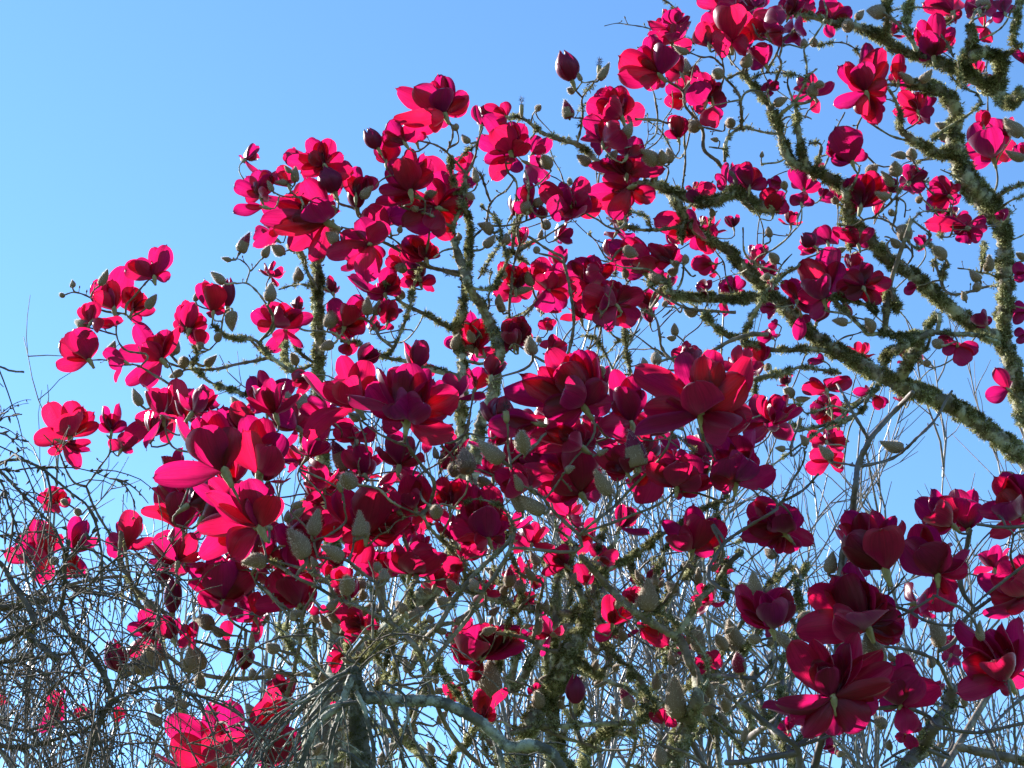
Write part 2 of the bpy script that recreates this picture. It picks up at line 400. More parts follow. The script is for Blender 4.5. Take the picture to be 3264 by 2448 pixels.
# flowers: base x,y @distance : petal tip x,y,width[,depth of the tip in petal lengths (minus = towards the camera)] ; ...   c= a closed goblet: tip x,y,width
FL = {
'A': ('c',5.65,"""1165,665: 1255,440,150,-.2; 940,610,160,.2; 1165,455,100,.3; 1285,655,90,.1; 1040,540,120,-.2
860,905: 945,605,200,.3; 710,720,170,.3; 720,800,110,-.5; 850,700,150,.2
1000,930: 985,745,150,.1; 1080,800,120,.1; 1165,920,90,.1; 1060,1005,80,.1; 930,800,110,.2
690,1010: 615,910,130,.1; 700,865,120,.2; 760,1060,110,-.2; 920,1000,90,.1; 640,960,90,.1
670,1290: 560,1075,230,-.2; 450,1160,150,.3; 425,1340,120,.1; 710,1140,100,.2; 640,1090,150,.2
1215,1290: 1040,1040,150,.2; 1260,1075,150,.3; 1345,1050,90,.1; 900,1250,140,-.1; 1090,1180,160,-.4; 1090,1490,160,-.1; 980,1480,110,.2; 1150,1130,150,.2
940,1310: 785,1230,110,.1; 830,1320,110,-.2
920,1340: 870,1460,45,0
1430,1060: 1340,1000,140,0; 1360,890,100,.3; 1450,865,140,-.3; 1560,1030,80,.1; 1520,950,80,.1
1610,930: 1510,730,150,.2; 1600,725,170,-.2; 1660,740,110,.2; 1690,930,80,0; 1570,960,60,0
c1720,890: 1725,670,115
1500,1180: 1450,1090,90,.1; 1550,1090,110,.1; 1500,1065,100,-.1"""),
'E': ('c',5.3,"""530,450: 370,205,170,.2; 540,195,160,.3; 620,240,130,.2; 740,360,100,.1; 530,280,220,-.2; 260,480,150,0
480,500: 590,690,120,-.1; 375,580,80,.1; 680,500,70,.2; 670,560,60,.1
840,420: 770,290,80,.1; 860,290,120,.1; 905,220,60,.2; 950,350,90,.1; 750,370,70,.1; 780,230,40,.1
920,550: 1110,350,150,.1; 1000,560,70,-.1; 850,480,100,.1; 1000,440,140,-.2
430,960@5.7: 300,900,100,.1; 370,850,110,.1; 440,840,100,.1; 330,1000,90,.1; 530,930,80,.1; 420,1010,90,-.1
220,1400@5.7: 50,1320,120,.1; 160,1200,150,.1; 260,1090,120,.2; 180,1290,140,-.1
370,1350@5.7: 290,1090,140,.2; 370,1120,150,-.1; 270,1350,140,-.1; 330,1560,150,0; 460,1200,110,.2
560,1330@5.7: 580,1060,120,.3; 650,1100,140,.1; 740,1230,90,.1; 620,1500,150,0; 520,1520,100,.1
945,1290: 980,1020,190,-.1; 1050,1060,120,.2; 830,1200,130,.1; 810,1300,120,-.2; 1150,1230,90,.1; 900,1360,80,.1
1370,1160@4.8: 1185,840,110,.1; 1260,800,140,.2; 1390,790,160,.2; 1330,880,220,-.2; 1080,1010,90,.1; 1480,960,120,.1; 1160,1250,90,-.1
1320,310@5: 1335,30,160,-.1; 1040,320,130,.1; 1190,180,110,.2; 1250,240,70,-.4; 1560,200,140,.2; 1240,490,100,.1
1690,700@4.3: 1500,330,170,.2; 1335,360,130,.1; 1540,390,310,-.25; 1660,270,140,.3; 1745,400,200,-.1; 1185,770,190,0
1960,720@4.3: 1860,310,210,.2; 1990,330,210,.3; 2130,450,220,.1; 1850,430,240,-.15; 2050,520,260,-.25
1960,1130@4.2: 1880,790,240,-.2; 2060,920,220,-.25; 1580,880,140,.1; 1650,970,110,.1; 1760,830,170,.1
1930,1150@4.3: 1760,1350,240,-.1; 1510,1150,190,-.1; 1530,1340,180,.1; 1660,1250,140,.1
1760,1010@4.5: 1490,800,120,.1; 1600,780,140,.1
1400,1400@4.9: 1300,1350,90,.1; 1440,1290,110,.1; 1350,1500,100,.1; 1480,1490,100,.1
c1230,1560@4.9: 1230,1390,120"""),
'I': ('c',4.7,"""1690,390@4.4: 1470,130,160,.1; 1620,60,200,.2; 1900,190,220,-.15; 1520,320,170,0; 1760,450,130,-.1; 1680,100,280,-.2; 1440,240,60,.1
1180,650@5: 1070,470,140,.1; 970,590,110,.1; 980,810,190,-.1; 1240,560,120,.1; 1100,560,130,.1; 1180,750,100,.1
c1300,480: 1315,190,140
c900,915: 840,685,175
1430,720@4.9: 1390,580,90,.1; 1360,690,110,-.1; 1470,560,90,.1; 1480,720,80,.1
1720,700@5.2: 1720,550,100,.1; 1670,690,90,.1
1700,1640@4.3: 1280,1290,200,.1; 1310,1450,240,-.1; 1560,1270,190,.1; 1740,1170,230,.3; 1650,1390,380,-.25; 1380,1640,220,0
2000,1640@4.3: 1900,1340,230,-.1; 2130,1160,210,.1; 2090,1060,160,.2; 2150,1370,270,-.15; 2250,1450,200,.1
420,1300@5.8: 400,1080,110,.1; 480,1070,60,.1; 340,1250,100,.1; 290,1370,90,.1; 480,1250,80,.1
640,1280@5.8: 600,1190,100,.1; 560,1230,60,.1; 650,1200,60,.1
880,1310@5.5: 940,1220,80,.1; 890,1200,70,.1
-10,1180@5.8: 20,1110,80,.1; 40,1150,70,.1
1620,1640@4.7: 1600,1600,120,.1; 1400,1659,120,.1; 1200,1590,80,.1"""),
'B': ('c',6.0,"""1695,380: 1365,205,160,.2; 1480,190,200,-.1; 1700,110,150,.2; 1610,160,120,.3; 1860,225,130,.2; 1870,310,160,0; 1330,440,120,-.1; 1600,400,150,-.5; 1700,200,190,-.2
1690,420: 1720,480,90,.1; 1530,520,120,.1; 1600,500,100,-.1
1400,610: 1290,445,150,0; 1230,540,120,.2; 1340,520,120,.1
1490,600: 1395,475,160,-.2; 1520,530,100,.1
c1195,645: 1105,490,135
1260,755: 1190,690,90,.1; 1240,560,170,.1; 1320,600,140,.1
1440,960: 1450,665,110,.2; 1300,740,160,.1; 1390,730,210,-.2; 1540,700,90,.1; 1600,830,160,.1; 1210,960,95,0; 1270,800,130,.2
1700,1010: 1570,710,170,.2; 1690,860,130,.1; 1600,840,190,-.1; 1830,860,110,.1
1850,840: 1880,680,120,.1; 1790,720,90,.1; 1840,760,120,-.1
790,770: 680,580,140,.2; 840,585,150,.2; 760,610,120,.3; 520,740,120,0; 690,680,110,-.2; 1000,830,140,0; 620,830,110,.1; 760,850,120,.1
c870,975: 790,785,195
310,1010: 300,820,180,.1; 115,920,120,.1; 200,1025,110,.1; 390,860,110,.2; 350,980,120,-.3
520,930: 400,830,130,.1; 460,780,110,.1; 500,850,120,.1
330,1090: 105,1115,85,.1; 200,1080,60,.1
800,1200: 330,1190,180,-.05; 560,1180,180,-.3; 420,1250,160,-.1; 310,1060,150,.2; 650,900,210,.1; 460,1040,170,.2; 595,1020,100,.2; 700,1490,150,0; 700,1050,250,-.2
460,1250: 265,1385,100,.1; 380,1300,80,.1
c1040,1095: 1020,890,140
1030,1010: 1040,790,120,.2; 960,860,120,.2; 1090,870,120,.1
1080,970: 1190,880,120,.1; 1130,860,90,.1
1270,1240: 1120,1100,190,-.1; 1240,1075,140,.1; 1180,1070,130,.1
1480,1010: 1190,1065,70,.1; 1320,990,90,.1; 1400,960,90,.1
1640,1100: 1330,1030,140,-.1; 1450,990,120,.1; 1300,1170,200,.1; 1400,1220,220,-.1; 1910,1010,140,-.1; 1800,960,110,.1; 1760,1250,160,0; 1610,880,150,.2; 1740,1330,160,.1; 1590,1250,200,-.1
1130,1370: 820,1450,150,-.1; 920,1290,140,.1; 1120,1640,200,-.1; 1230,1470,120,.1; 970,1550,100,.1; 1060,1180,160,.1; 1260,1230,170,-.1
1560,1480: 1400,1330,150,.1; 1490,1310,150,.1; 1610,1380,120,.1; 1640,1430,110,.1; 1380,1420,120,.1
1380,1530: 1260,1480,110,.1; 1330,1380,150,.1; 1300,1560,80,.1"""),
'C': ('r',6.1,"""c765,605: 685,380,180
1140,880: 960,690,160,.2; 1110,660,150,.2; 890,780,190,0; 1310,830,180,.1; 1180,720,130,.1; 1040,780,190,-.2
1000,1070: 880,880,150,.1; 870,1010,160,.1; 1130,990,230,-.2; 920,1110,140,0; 1070,1110,140,.1; 1100,900,160,.1
1420,560: 1140,430,240,0; 1130,560,180,-.1; 1360,280,140,.3; 1460,350,210,-.3; 1300,640,130,-.1; 1400,645,120,.1; 1290,370,130,.3
1520,320: 1540,90,160,.2; 1345,170,90,.1; 1350,250,90,.1; 1655,170,45,.1; 1660,350,130,0; 1420,250,130,-.1; 1530,250,140,-.3
1590,560: 1520,400,140,.1; 1480,580,110,.1; 1570,430,110,.1
1650,720: 1480,660,110,.1; 1470,770,120,.1; 1540,810,110,.1; 1600,590,160,.1
1780,760: 1740,560,160,.1; 1880,700,150,.1; 1700,640,210,-.1; 1850,610,160,.1; 1930,740,130,.1; 1700,840,100,.1
1830,800: 1810,945,150,-.1; 1870,910,100,.1
1970,320: 1800,110,240,0; 1960,65,260,-.2; 2120,140,220,.1; 1850,300,190,-.3; 2070,370,150,-.1
1800,340: 1700,220,160,0; 1760,180,140,.1; 1830,250,100,.1
2000,60: 1720,0,150,.1; 1850,-60,210,.1; 1990,-40,170,.1; 2120,30,110,.1; 1860,30,140,-.1
1570,1045: 1520,880,110,.1; 1600,890,110,.1; 1470,1000,70,.1; 1550,880,130,-.2
440,1240: 480,1390,180,-.1; 590,1340,80,.1; 500,1210,100,.1
450,1560: 370,1420,110,.1; 430,1390,120,.1; 330,1560,100,.1; 490,1630,90,.1
760,1560: 540,1400,160,.1; 600,1600,200,-.1; 860,1350,150,.1; 980,1560,160,.1; 660,1430,160,.1; 900,1480,170,-.1; 790,1640,210,-.1
1180,1180: 1250,1060,160,.1; 1150,1100,120,.1; 1290,1120,110,.1
1180,1320: 1080,1190,120,.1; 900,1250,90,.1; 1170,1190,100,.1; 1250,1190,140,.1; 1450,1280,130,0; 1280,1300,110,.1
1190,1420: 905,1460,140,0; 1010,1330,120,.2; 1080,1640,160,-.1; 1385,1490,150,0; 1190,1560,100,.1; 1120,1350,130,.1
2100,1430: 2000,1250,170,.1; 2080,1230,120,.1; 2150,1290,120,.1
1930,1400: 1850,1320,70,.1; 1860,1410,70,.1; 1945,1230,60,.1; 1890,1360,70,-.1
1740,1530: 1830,1390,130,.2; 1700,1440,120,.1; 1640,1450,90,.1
300,1140@c: 110,870,130,.2; 190,990,210,-.1; 400,950,150,.1; 300,930,150,.1; 60,1050,130,.1; 430,1030,130,.1
320,1180@c: 110,1210,120,.1; 170,1350,150,0; 370,1290,110,.1; 400,1090,150,-.1
470,1160@c: 610,1060,110,.1; 500,1030,110,.1; 560,1110,90,-.1
270,880@c: 110,800,60,.1; 250,775,90,.1; 210,920,80,.1; 180,830,80,.1"""),
'D': ('r',6.2,"""940,690: 950,345,140,.2; 1060,380,180,0; 740,510,120,.1; 700,790,120,0; 920,860,130,-.2; 1020,930,140,.1; 880,490,190,-.2; 1090,620,140,-.1; 820,590,120,.1; 1080,760,120,.1
830,1215: 720,985,240,-.1; 870,980,130,.1; 680,1200,120,.1; 920,1150,100,.1; 660,1080,110,.2
1900,1190: 1760,940,210,-.1; 1920,900,190,.1; 2050,1050,190,0; 1700,1100,180,.1; 1860,990,260,-.2; 1745,1250,100,0; 1980,1190,100,.1
1830,960: 1810,835,110,.2; 1850,850,80,.2
1450,420: 1360,160,130,.1; 1470,110,150,.1; 1600,220,90,.1; 1310,220,80,.1; 1380,260,170,-.1; 1480,280,130,-.1; 1360,400,110,.1; 1610,290,100,.1; 1440,330,100,-.2
1330,840: 1200,700,120,.1; 1300,700,130,.1; 1430,730,140,.1; 1430,880,130,-.1; 1320,940,120,.1; 1150,840,90,.1
1180,620: 1130,560,90,.1; 1200,480,120,.1; 1240,620,100,.1; 1190,420,100,.1
200,250: 100,100,210,.1; 200,60,260,.2; 270,170,210,-.1; 300,250,160,-.1; 130,240,170,.1; 50,180,150,.1
400,230: 330,200,160,.1; 460,200,160,-.1; 400,330,160,.1; 440,280,110,.1
420,100: 280,30,160,.1; 400,-20,190,.1; 540,40,150,.1; 490,140,100,.1
40,230: 10,370,120,.1; -10,310,90,.1
120,60: 20,20,130,.1; 100,-30,160,.1
180,490: 90,350,160,-.1; 190,350,120,.1; 70,480,120,.1
680,150: 560,110,100,.1; 720,30,120,.1; 825,80,120,.1; 800,130,100,.1; 670,280,90,.1; 640,-20,140,.1
1590,90: 1380,30,140,.1; 1480,-30,150,.1; 1640,-20,190,.1; 1540,130,130,.1; 1640,150,100,.1
1800,80: 1700,60,120,.1; 1780,-30,190,.1; 1900,30,150,.1; 1830,110,90,.1
1990,100: 1900,140,90,.1; 2040,30,120,.1; 1950,0,130,.1
200,680: 240,610,80,.1; 280,650,80,.1; 170,640,70,.1; 230,720,60,.1
470,1440: 370,1280,130,.1; 590,1390,110,.1; 440,1330,160,.1
600,1490: 670,1450,90,.1; 620,1420,80,.1
310,1400: 205,1390,110,.1; 240,1350,80,.1
240,1600: 180,1430,140,.1; 250,1470,130,-.1; 310,1450,120,.1; 340,1540,100,.1
60,1420: 0,1270,130,.1; 60,1260,160,.1; 185,1370,100,.1
450,1540: 370,1490,80,.1; 520,1500,100,.1; 440,1460,110,.1
900,1560: 800,1360,150,.1; 900,1330,190,.1; 1000,1310,160,.1; 1060,1350,110,.1; 1110,1460,110,.1; 850,1570,110,.1
1270,1380: 1210,1340,120,.1; 1270,1250,140,.1; 1360,1290,120,.1; 1400,1310,70,.1; 1240,1450,130,.1; 1370,1430,100,.1
1560,1480: 1410,1440,120,.1; 1480,1330,160,.1; 1600,1390,130,.1; 1400,1580,140,.1; 1470,1600,130,.1; 1650,1500,100,.1
1620,1640: 1450,1640,120,.1; 1560,1600,130,.1; 1700,1640,110,.1
1960,1670: 1980,1580,100,.1; 1940,1610,70,.1
2140,480: 2050,380,70,.1; 2120,400,60,.1
2150,1180: 2060,1110,100,.1; 2110,1080,80,.1"""),
'H': ('r',6.1,"""620,600: 465,310,200,-.1; 690,215,190,.2; 740,330,160,.1; 430,560,130,0; 560,440,230,-.2; 530,745,120,-.1; 660,630,90,.1; 590,330,120,.2
920,510: 800,400,140,.1; 890,350,160,.1; 970,340,100,.1; 720,520,170,0; 1120,470,120,.1; 920,590,140,.1; 1040,630,100,.1; 790,580,110,.1
800,640: 800,715,80,.1; 760,650,60,.1
650,180: 560,80,170,.1; 690,100,130,.1; 600,60,110,.1
c545,195: 455,105,125
880,190: 690,70,90,.1; 790,60,90,.1; 830,130,130,.1; 985,65,80,.1; 900,160,130,.1
260,660: 140,660,100,.1; 200,705,110,.1
270,790: 205,815,60,.1; 240,760,50,.1
450,730: 425,905,110,0; 505,770,70,.1
230,890: 120,890,80,.1; 170,840,90,.1; 260,860,90,.1
150,1080: 20,980,130,.1; 90,950,140,.1; 165,970,120,.1; 70,1100,150,.1
420,610: 310,470,100,.1; 380,450,110,.1; 530,580,120,.1; 360,600,120,.1; 470,670,130,.1; 540,680,90,.1
230,520: 190,490,80,.1; 250,500,80,.1
640,1280: 520,1200,70,.1; 460,1280,110,.1; 700,1210,130,.1; 820,1210,110,.1; 620,1300,150,.1
650,1450: 520,1430,130,.1; 600,1340,140,.1; 740,1380,140,.1; 800,1470,100,.1; 690,1550,120,.1; 600,1550,110,.1
970,1290: 845,1300,80,.1; 930,1270,60,.1
1000,1330: 1080,1390,110,.1; 1040,1430,90,.1
210,1420: 70,1390,110,.1; 130,1380,130,.1; 300,1460,120,.1; 240,1490,100,.1; 100,1460,90,.1
1700,60: 1400,30,120,.1; 1600,70,110,.1; 1640,-20,160,.1; 1840,40,140,.1; 1690,180,130,.1; 1800,150,110,.1
1850,800: 1750,740,120,.1; 1800,710,140,-.1; 1870,730,70,.1
1630,960: 1490,890,70,.1; 1520,1000,90,.1; 1780,970,120,.1; 1710,1080,140,-.1; 1650,940,100,.1
2010,1280: 1920,1130,120,.1; 1850,1340,140,0; 1990,1220,90,.1
2150,400: 2060,340,100,.1; 2070,460,90,.1
2150,700: 2060,640,110,.1; 2060,780,90,.1
2150,860: 2060,860,80,.1; 2080,930,60,.1
1320,500: 1235,560,80,.1; 1250,500,70,.1
620,1070: 500,1070,60,.1; 580,1030,60,.1"""),
'O': ('n',4.2,"""640,370@5.6c: 500,320,100,.1; 760,330,120,.1; 780,390,120,.1; 600,340,130,.1; 530,380,110,.1
660,520@5.6c: 490,580,130,.1; 520,460,120,.1; 770,510,120,.1; 650,420,110,.1; 760,590,70,.1
1590,1000: 1325,820,190,.1; 1430,750,90,.2; 1520,790,190,.1; 1380,980,150,-.1; 1450,900,220,-.2; 1470,1060,80,.1
1715,1030: 1620,750,180,-.1; 1750,750,130,.1; 1800,850,130,.1; 1700,800,220,-.25; 1610,1020,90,.1
2120,930: 1920,660,180,.1; 2060,630,210,.1; 1960,760,180,-.1; 1810,900,150,0; 1890,1085,120,0; 2200,700,210,.1; 2020,820,240,-.2
1080,1330@3.9: 900,930,210,.1; 1010,910,160,.1; 820,1080,260,-.15; 760,1010,70,.1; 1060,1040,300,-.25; 1230,990,90,.2; 770,1200,100,-.1; 1140,950,120,.2
1480,1370@3.9: 1320,1010,210,.1; 1400,1020,160,.1; 1520,1160,220,-.1; 1230,1140,270,-.2; 1570,1220,80,-.4; 1710,1200,80,.1; 1700,1330,170,0; 1510,1640,230,0; 1350,1180,250,-.25"""),
'L': ('n',3.9,"""950,590: 830,110,160,.15; 780,210,240,-.05; 520,310,230,0; 640,290,160,.1; 440,620,270,-.05; 900,260,230,.1; 900,470,300,-.25; 1150,450,160,.1; 1140,700,140,0; 1200,620,140,.1; 1060,350,160,.1; 700,500,260,-.15
690,1120@3.7: 390,720,230,.1; 560,700,160,.15; 650,900,190,-.25; 880,660,160,.15; 790,730,150,.1; 1050,780,100,0; 280,1180,120,-.25; 1120,1050,110,-.25; 180,1180,80,.1; 480,1410,190,-.15; 920,1350,270,-.1; 560,880,220,0
1200,1180: 1220,805,210,.1; 1120,930,160,.1; 1480,1050,240,0; 1330,960,270,-.2; 1050,1150,140,0; 1240,1390,190,-.05; 1150,1020,200,-.1
1240,1390: 1290,1490,110,.1; 1330,1290,110,.1; 1170,1440,80,.1
2010,990: 1640,1090,190,-.1; 1690,760,180,.1; 1790,650,210,.2; 1950,590,130,.1; 2060,540,140,.1; 2120,700,160,.1; 1680,870,260,0; 1900,830,260,-.25; 1940,1060,140,-.1; 2150,1000,140,.1; 1640,570,110,.2
2160,350: 1790,210,170,0; 1960,110,180,.1; 2100,60,210,.1; 1900,370,160,-.1; 1840,490,120,-.2; 2000,450,140,-.3; 2050,230,270,-.2
230,600: 120,330,160,.1; 320,310,220,0; 380,410,140,-.1; 5,480,110,.1; 230,430,240,-.2; 180,620,100,.1; -20,290,130,.2
700,1490: 640,1480,100,.1; 680,1545,90,.1
1580,800@4.4: 1580,660,110,.1; 1520,790,100,.1; 1610,880,110,.1; 1650,760,90,.1
350,1380@4.5: 300,1310,110,.1; 380,1300,90,.1; 340,1420,90,.1
1500,1040@4.8: 1480,1000,60,.1; 1530,1060,60,.1"""),
'G': ('c',6.3,"""850,1400@4.5: 600,990,210,.1; 820,1000,190,.1; 700,1100,270,-.05; 410,1190,190,.05; 280,1270,210,.1; 700,1290,250,-.25; 950,1050,70,.1; 980,1230,200,-.1; 1060,1380,170,-.3; 590,1590,100,-.2; 560,1450,190,-.1; 530,1130,160,.15
500,1540@4.5: 150,1550,190,.05; 250,1480,150,.1; 360,1640,130,.1
1210,1530@4.5: 1090,1150,180,.1; 1220,1190,180,.1; 1130,1270,200,-.2; 1000,1570,200,-.1; 1050,1490,110,.1; 1300,1300,140,.1; 1080,1640,170,0
1740,1460@4.2: 1260,1140,190,.05; 1600,1020,190,.1; 1760,1050,270,-.05; 1840,1010,200,.2; 1870,1090,160,-.1; 2110,1090,180,.1; 2050,1200,280,-.1; 1320,1430,190,-.1; 1490,1380,60,-.3; 1250,1590,190,-.1; 2110,1480,290,-.05; 1960,1570,280,-.1; 1700,1240,320,-.2
340,530: 230,330,110,.1; 330,360,140,.1; 400,330,100,.1; 180,560,140,.1; 300,630,130,.1; 460,560,100,.1; 470,430,120,.1
590,525: 520,290,160,.1; 450,380,150,.1; 560,400,170,-.2; 710,350,160,.1; 690,670,150,0; 530,660,160,-.1; 740,500,130,.1
900,490: 740,330,160,.1; 800,300,160,.1; 930,280,160,.1; 1060,350,120,.1; 740,500,160,-.1; 780,600,130,-.1; 970,400,210,-.2; 1080,340,90,.1
1090,640: 850,560,210,-.1; 1050,480,160,.1; 1150,500,160,.1; 810,640,120,.1; 990,810,190,-.1; 1260,760,180,0; 1300,560,160,.1; 1010,560,190,-.3
1320,400: 1060,180,150,.1; 1170,150,170,.1; 1240,140,110,.1; 1200,230,210,-.1; 1290,300,190,-.2; 1440,370,110,.1; 1080,330,90,.1; 1190,400,130,.1
1520,320@r: 1400,240,170,.1; 1480,200,140,.1; 1590,260,110,.1; 1400,320,120,.1; 1350,190,100,.1
1700,100@r: 1400,0,180,.1; 1500,130,130,.1; 1600,-20,160,.1; 1740,60,160,-.1; 1840,140,160,.1; 1700,220,120,.1; 1830,240,120,.1
1820,330@r: 1670,340,120,.1; 1720,390,100,.1; 1740,290,90,.1
1780,530@r: 1710,490,110,.1; 1790,460,100,.1; 1740,550,80,.1
1990,540@r: 1930,450,130,.1; 2050,450,110,.1; 1920,540,100,.1; 2070,560,80,.1
330,950: 270,770,120,.1; 350,740,130,.1; 420,780,110,.1; 450,860,110,.1; 260,900,130,.1; 300,850,140,-.1; 250,970,80,.1
580,830: 520,770,70,.1; 580,740,70,.1; 640,760,60,.1; 600,790,70,-.2
600,980: 580,900,130,.1; 660,890,120,.1; 720,950,110,.1
1650,1040: 1520,1000,110,.1; 1600,950,120,.1; 1720,970,100,.1"""),
'N': ('c',4.4,"""840,410: 470,330,130,.05; 590,300,160,.1; 740,360,190,-.15; 690,260,130,.15; 880,290,150,.1; 930,390,110,.05; 500,420,120,.1
830,760: 410,560,160,.1; 560,480,140,.1; 680,400,170,.1; 820,430,300,-.15; 940,560,180,.1; 980,720,170,0; 520,730,170,.05; 640,640,200,-.1; 700,830,120,.1
440,720: 195,610,170,.1; 330,550,140,.1; 300,650,220,-.1; 490,640,140,.1; 230,720,120,.1
1560,710: 1470,640,120,.1; 1560,530,220,-.1; 1430,500,220,.1; 1730,620,190,-.1; 1650,490,240,.1; 1610,790,120,.05; 1820,690,110,.05; 1340,560,140,.1
1350,600: 1300,840,220,0; 1230,680,110,.1; 1290,500,150,.1; 1400,480,130,.1
1180,610: 1030,550,120,.1; 1100,410,140,.1; 1170,500,130,-.1; 1060,640,110,.05; 1230,450,120,.1; 950,480,110,.1
2000,680@4.3: 1870,450,190,.1; 1880,340,170,.15; 2030,340,200,.1; 2110,290,60,.15; 1950,480,270,-.15; 2140,480,200,.05; 2290,590,170,0; 1830,620,200,-.1; 1900,740,120,0; 2100,520,250,-.2
1670,1190@4.6: 1470,970,120,.1; 1680,870,170,.1; 1910,1000,190,0; 1750,960,240,-.1; 1570,1090,200,-.1; 1830,1200,130,-.05; 1510,1140,100,.1
2370,1060@4.4: 2110,860,190,.1; 2170,805,180,.15; 2430,880,220,-.05; 2500,930,120,.1; 2060,1090,150,0; 2350,950,190,-.15; 2470,1190,150,0; 2290,1180,140,.05; 2100,980,160,.05"""),
'F': ('c',6.2,"""1180,1270@4.4: 1200,860,270,.1; 900,1020,240,0; 760,1095,80,-.1; 1330,900,150,.15; 1545,1070,240,0; 1370,980,100,.2; 960,910,90,.2; 1000,1330,160,0; 1520,1380,210,.05; 1080,1140,240,-.2; 1320,1140,240,-.2; 1470,1230,120,.1
800,1170@4.6: 410,940,110,0; 690,810,170,.15; 870,840,200,.1; 560,1030,210,-.15; 930,960,160,.1; 410,1370,130,0; 720,980,230,-.15
800,1430@4.9: 660,1330,160,0; 830,1370,150,.1; 930,1350,120,.1; 770,1470,120,.1
125,1190@5: 70,910,120,.1; 310,990,160,.05; 0,960,130,.1; 100,1040,160,-.2; 280,1310,150,0; 270,1180,110,.1; 0,1050,110,.1; -30,1190,100,.1
1700,740: 1610,540,130,.1; 1660,470,120,.1; 1740,520,170,.1; 1790,600,120,.1; 1470,680,110,.1; 1620,750,140,.1; 1720,810,140,.1; 1840,760,80,.1
2010,720: 1930,520,120,.1; 2030,510,150,.1; 2110,620,120,.1; 1910,700,110,.1; 1980,640,130,-.1
1690,1040: 1740,890,150,.1; 1805,920,90,.1; 1600,960,110,-.1; 1640,880,50,.1
180,560: 30,460,150,.1; 180,390,130,.1; 290,420,150,.1; 50,560,100,-.1; 380,470,140,.1; 460,500,120,.1; 240,480,160,-.1
260,600: 130,750,130,.1; 200,680,140,-.1; 340,620,120,.1; 390,720,70,.1
710,570: 620,370,140,.1; 820,340,140,.1; 740,420,160,-.1; 850,480,130,.1; 860,590,120,.1; 600,600,120,.1; 690,660,130,.1; 780,610,110,.1
740,700: 690,770,100,.1; 790,750,100,.1; 730,790,80,.1
1010,320: 750,200,60,.1; 880,320,100,.1; 1050,130,140,.1; 1110,200,120,.1; 980,240,130,.1; 960,370,70,.1; 1130,290,80,.1
1280,250: 1160,90,130,.1; 1130,240,100,.1; 1370,260,120,.1; 1210,170,140,.1; 1390,210,90,.1
1030,540: 1000,400,90,.1; 1080,380,90,.1; 1090,440,80,.1; 1000,500,90,.1; 1050,590,70,.1
1290,890: 1190,800,90,.1; 1260,800,90,.1; 1390,920,90,.1; 1330,860,90,.1"""),
'M': ('c',4.5,"""1110,940: 1180,640,300,-.1; 1080,650,230,.1; 900,640,210,.1; 810,690,130,.1; 1320,850,190,0; 1430,870,100,0; 1070,1150,210,0; 1320,980,160,0; 940,1000,100,.1
720,960@4.9: 580,880,140,.1; 700,800,160,.1; 860,800,210,0; 920,900,140,.1
1480,750@4.8: 1380,680,120,.1; 1420,520,180,.1; 1530,540,160,.1; 1560,640,130,.1; 1440,640,160,-.2
1740,740@4.8: 1680,530,160,.1; 1850,560,180,0; 1780,560,160,.1; 1650,640,100,.1
2020,980@4.5: 1760,880,180,0; 1850,740,160,.1; 1920,600,140,.1; 2050,600,220,.1; 2010,740,250,-.15; 2130,860,190,.1; 1790,1000,60,-.3; 1940,1040,160,-.05; 1850,1120,170,0; 2140,1020,130,.1
1440,1250@4.6: 1330,1050,130,.1; 1490,1020,130,.1; 1380,1110,160,0; 1630,1100,230,-.1; 1500,1120,220,-.2; 1245,1165,65,.1; 1660,1190,120,0; 1700,1110,120,.1
1850,1180@4.8: 1690,1200,130,.1; 1790,1240,70,.1; 1780,1110,120,.1"""),
'J': ('c',4.7,"""1960,830: 1770,640,150,.05; 1960,580,190,.1; 2100,600,140,.1; 1770,790,140,.1; 1930,690,250,-.15; 2250,600,140,.1; 2290,730,130,.1
1980,850@4.8: 1890,980,120,.1; 1930,990,80,.1
1080,600@4.9: 870,390,140,.1; 960,700,110,.1; 1180,560,130,.1; 920,580,100,.1; 960,480,170,0
930,790@5: 830,880,110,.1; 850,760,110,.1; 860,930,80,.1
600,420@4.6: 400,190,240,.05; 640,230,200,0; 280,430,150,0; 700,300,170,.1; 510,240,230,-.1
920,300@5: 860,240,100,.1; 960,150,140,.1; 990,210,120,.1; 870,160,100,.1
800,210@5: 800,120,80,.1; 840,130,60,.1
1760,1150@4.9: 1720,1010,100,.1; 1790,1030,110,.1; 1830,1100,70,.1
1980,1290@4.8: 1960,1070,120,.1; 1920,1200,120,.1; 2050,1230,120,.1; 2020,1120,100,.1
850,1260@5: 890,1170,90,.1; 810,1240,70,.1
1040,1250@5: 990,1230,70,.1; 1040,1200,60,.1
760,490@5: 695,460,70,.1; 805,440,80,.1
1760,700@4.9: 1720,640,60,.1; 1740,720,70,.1"""),
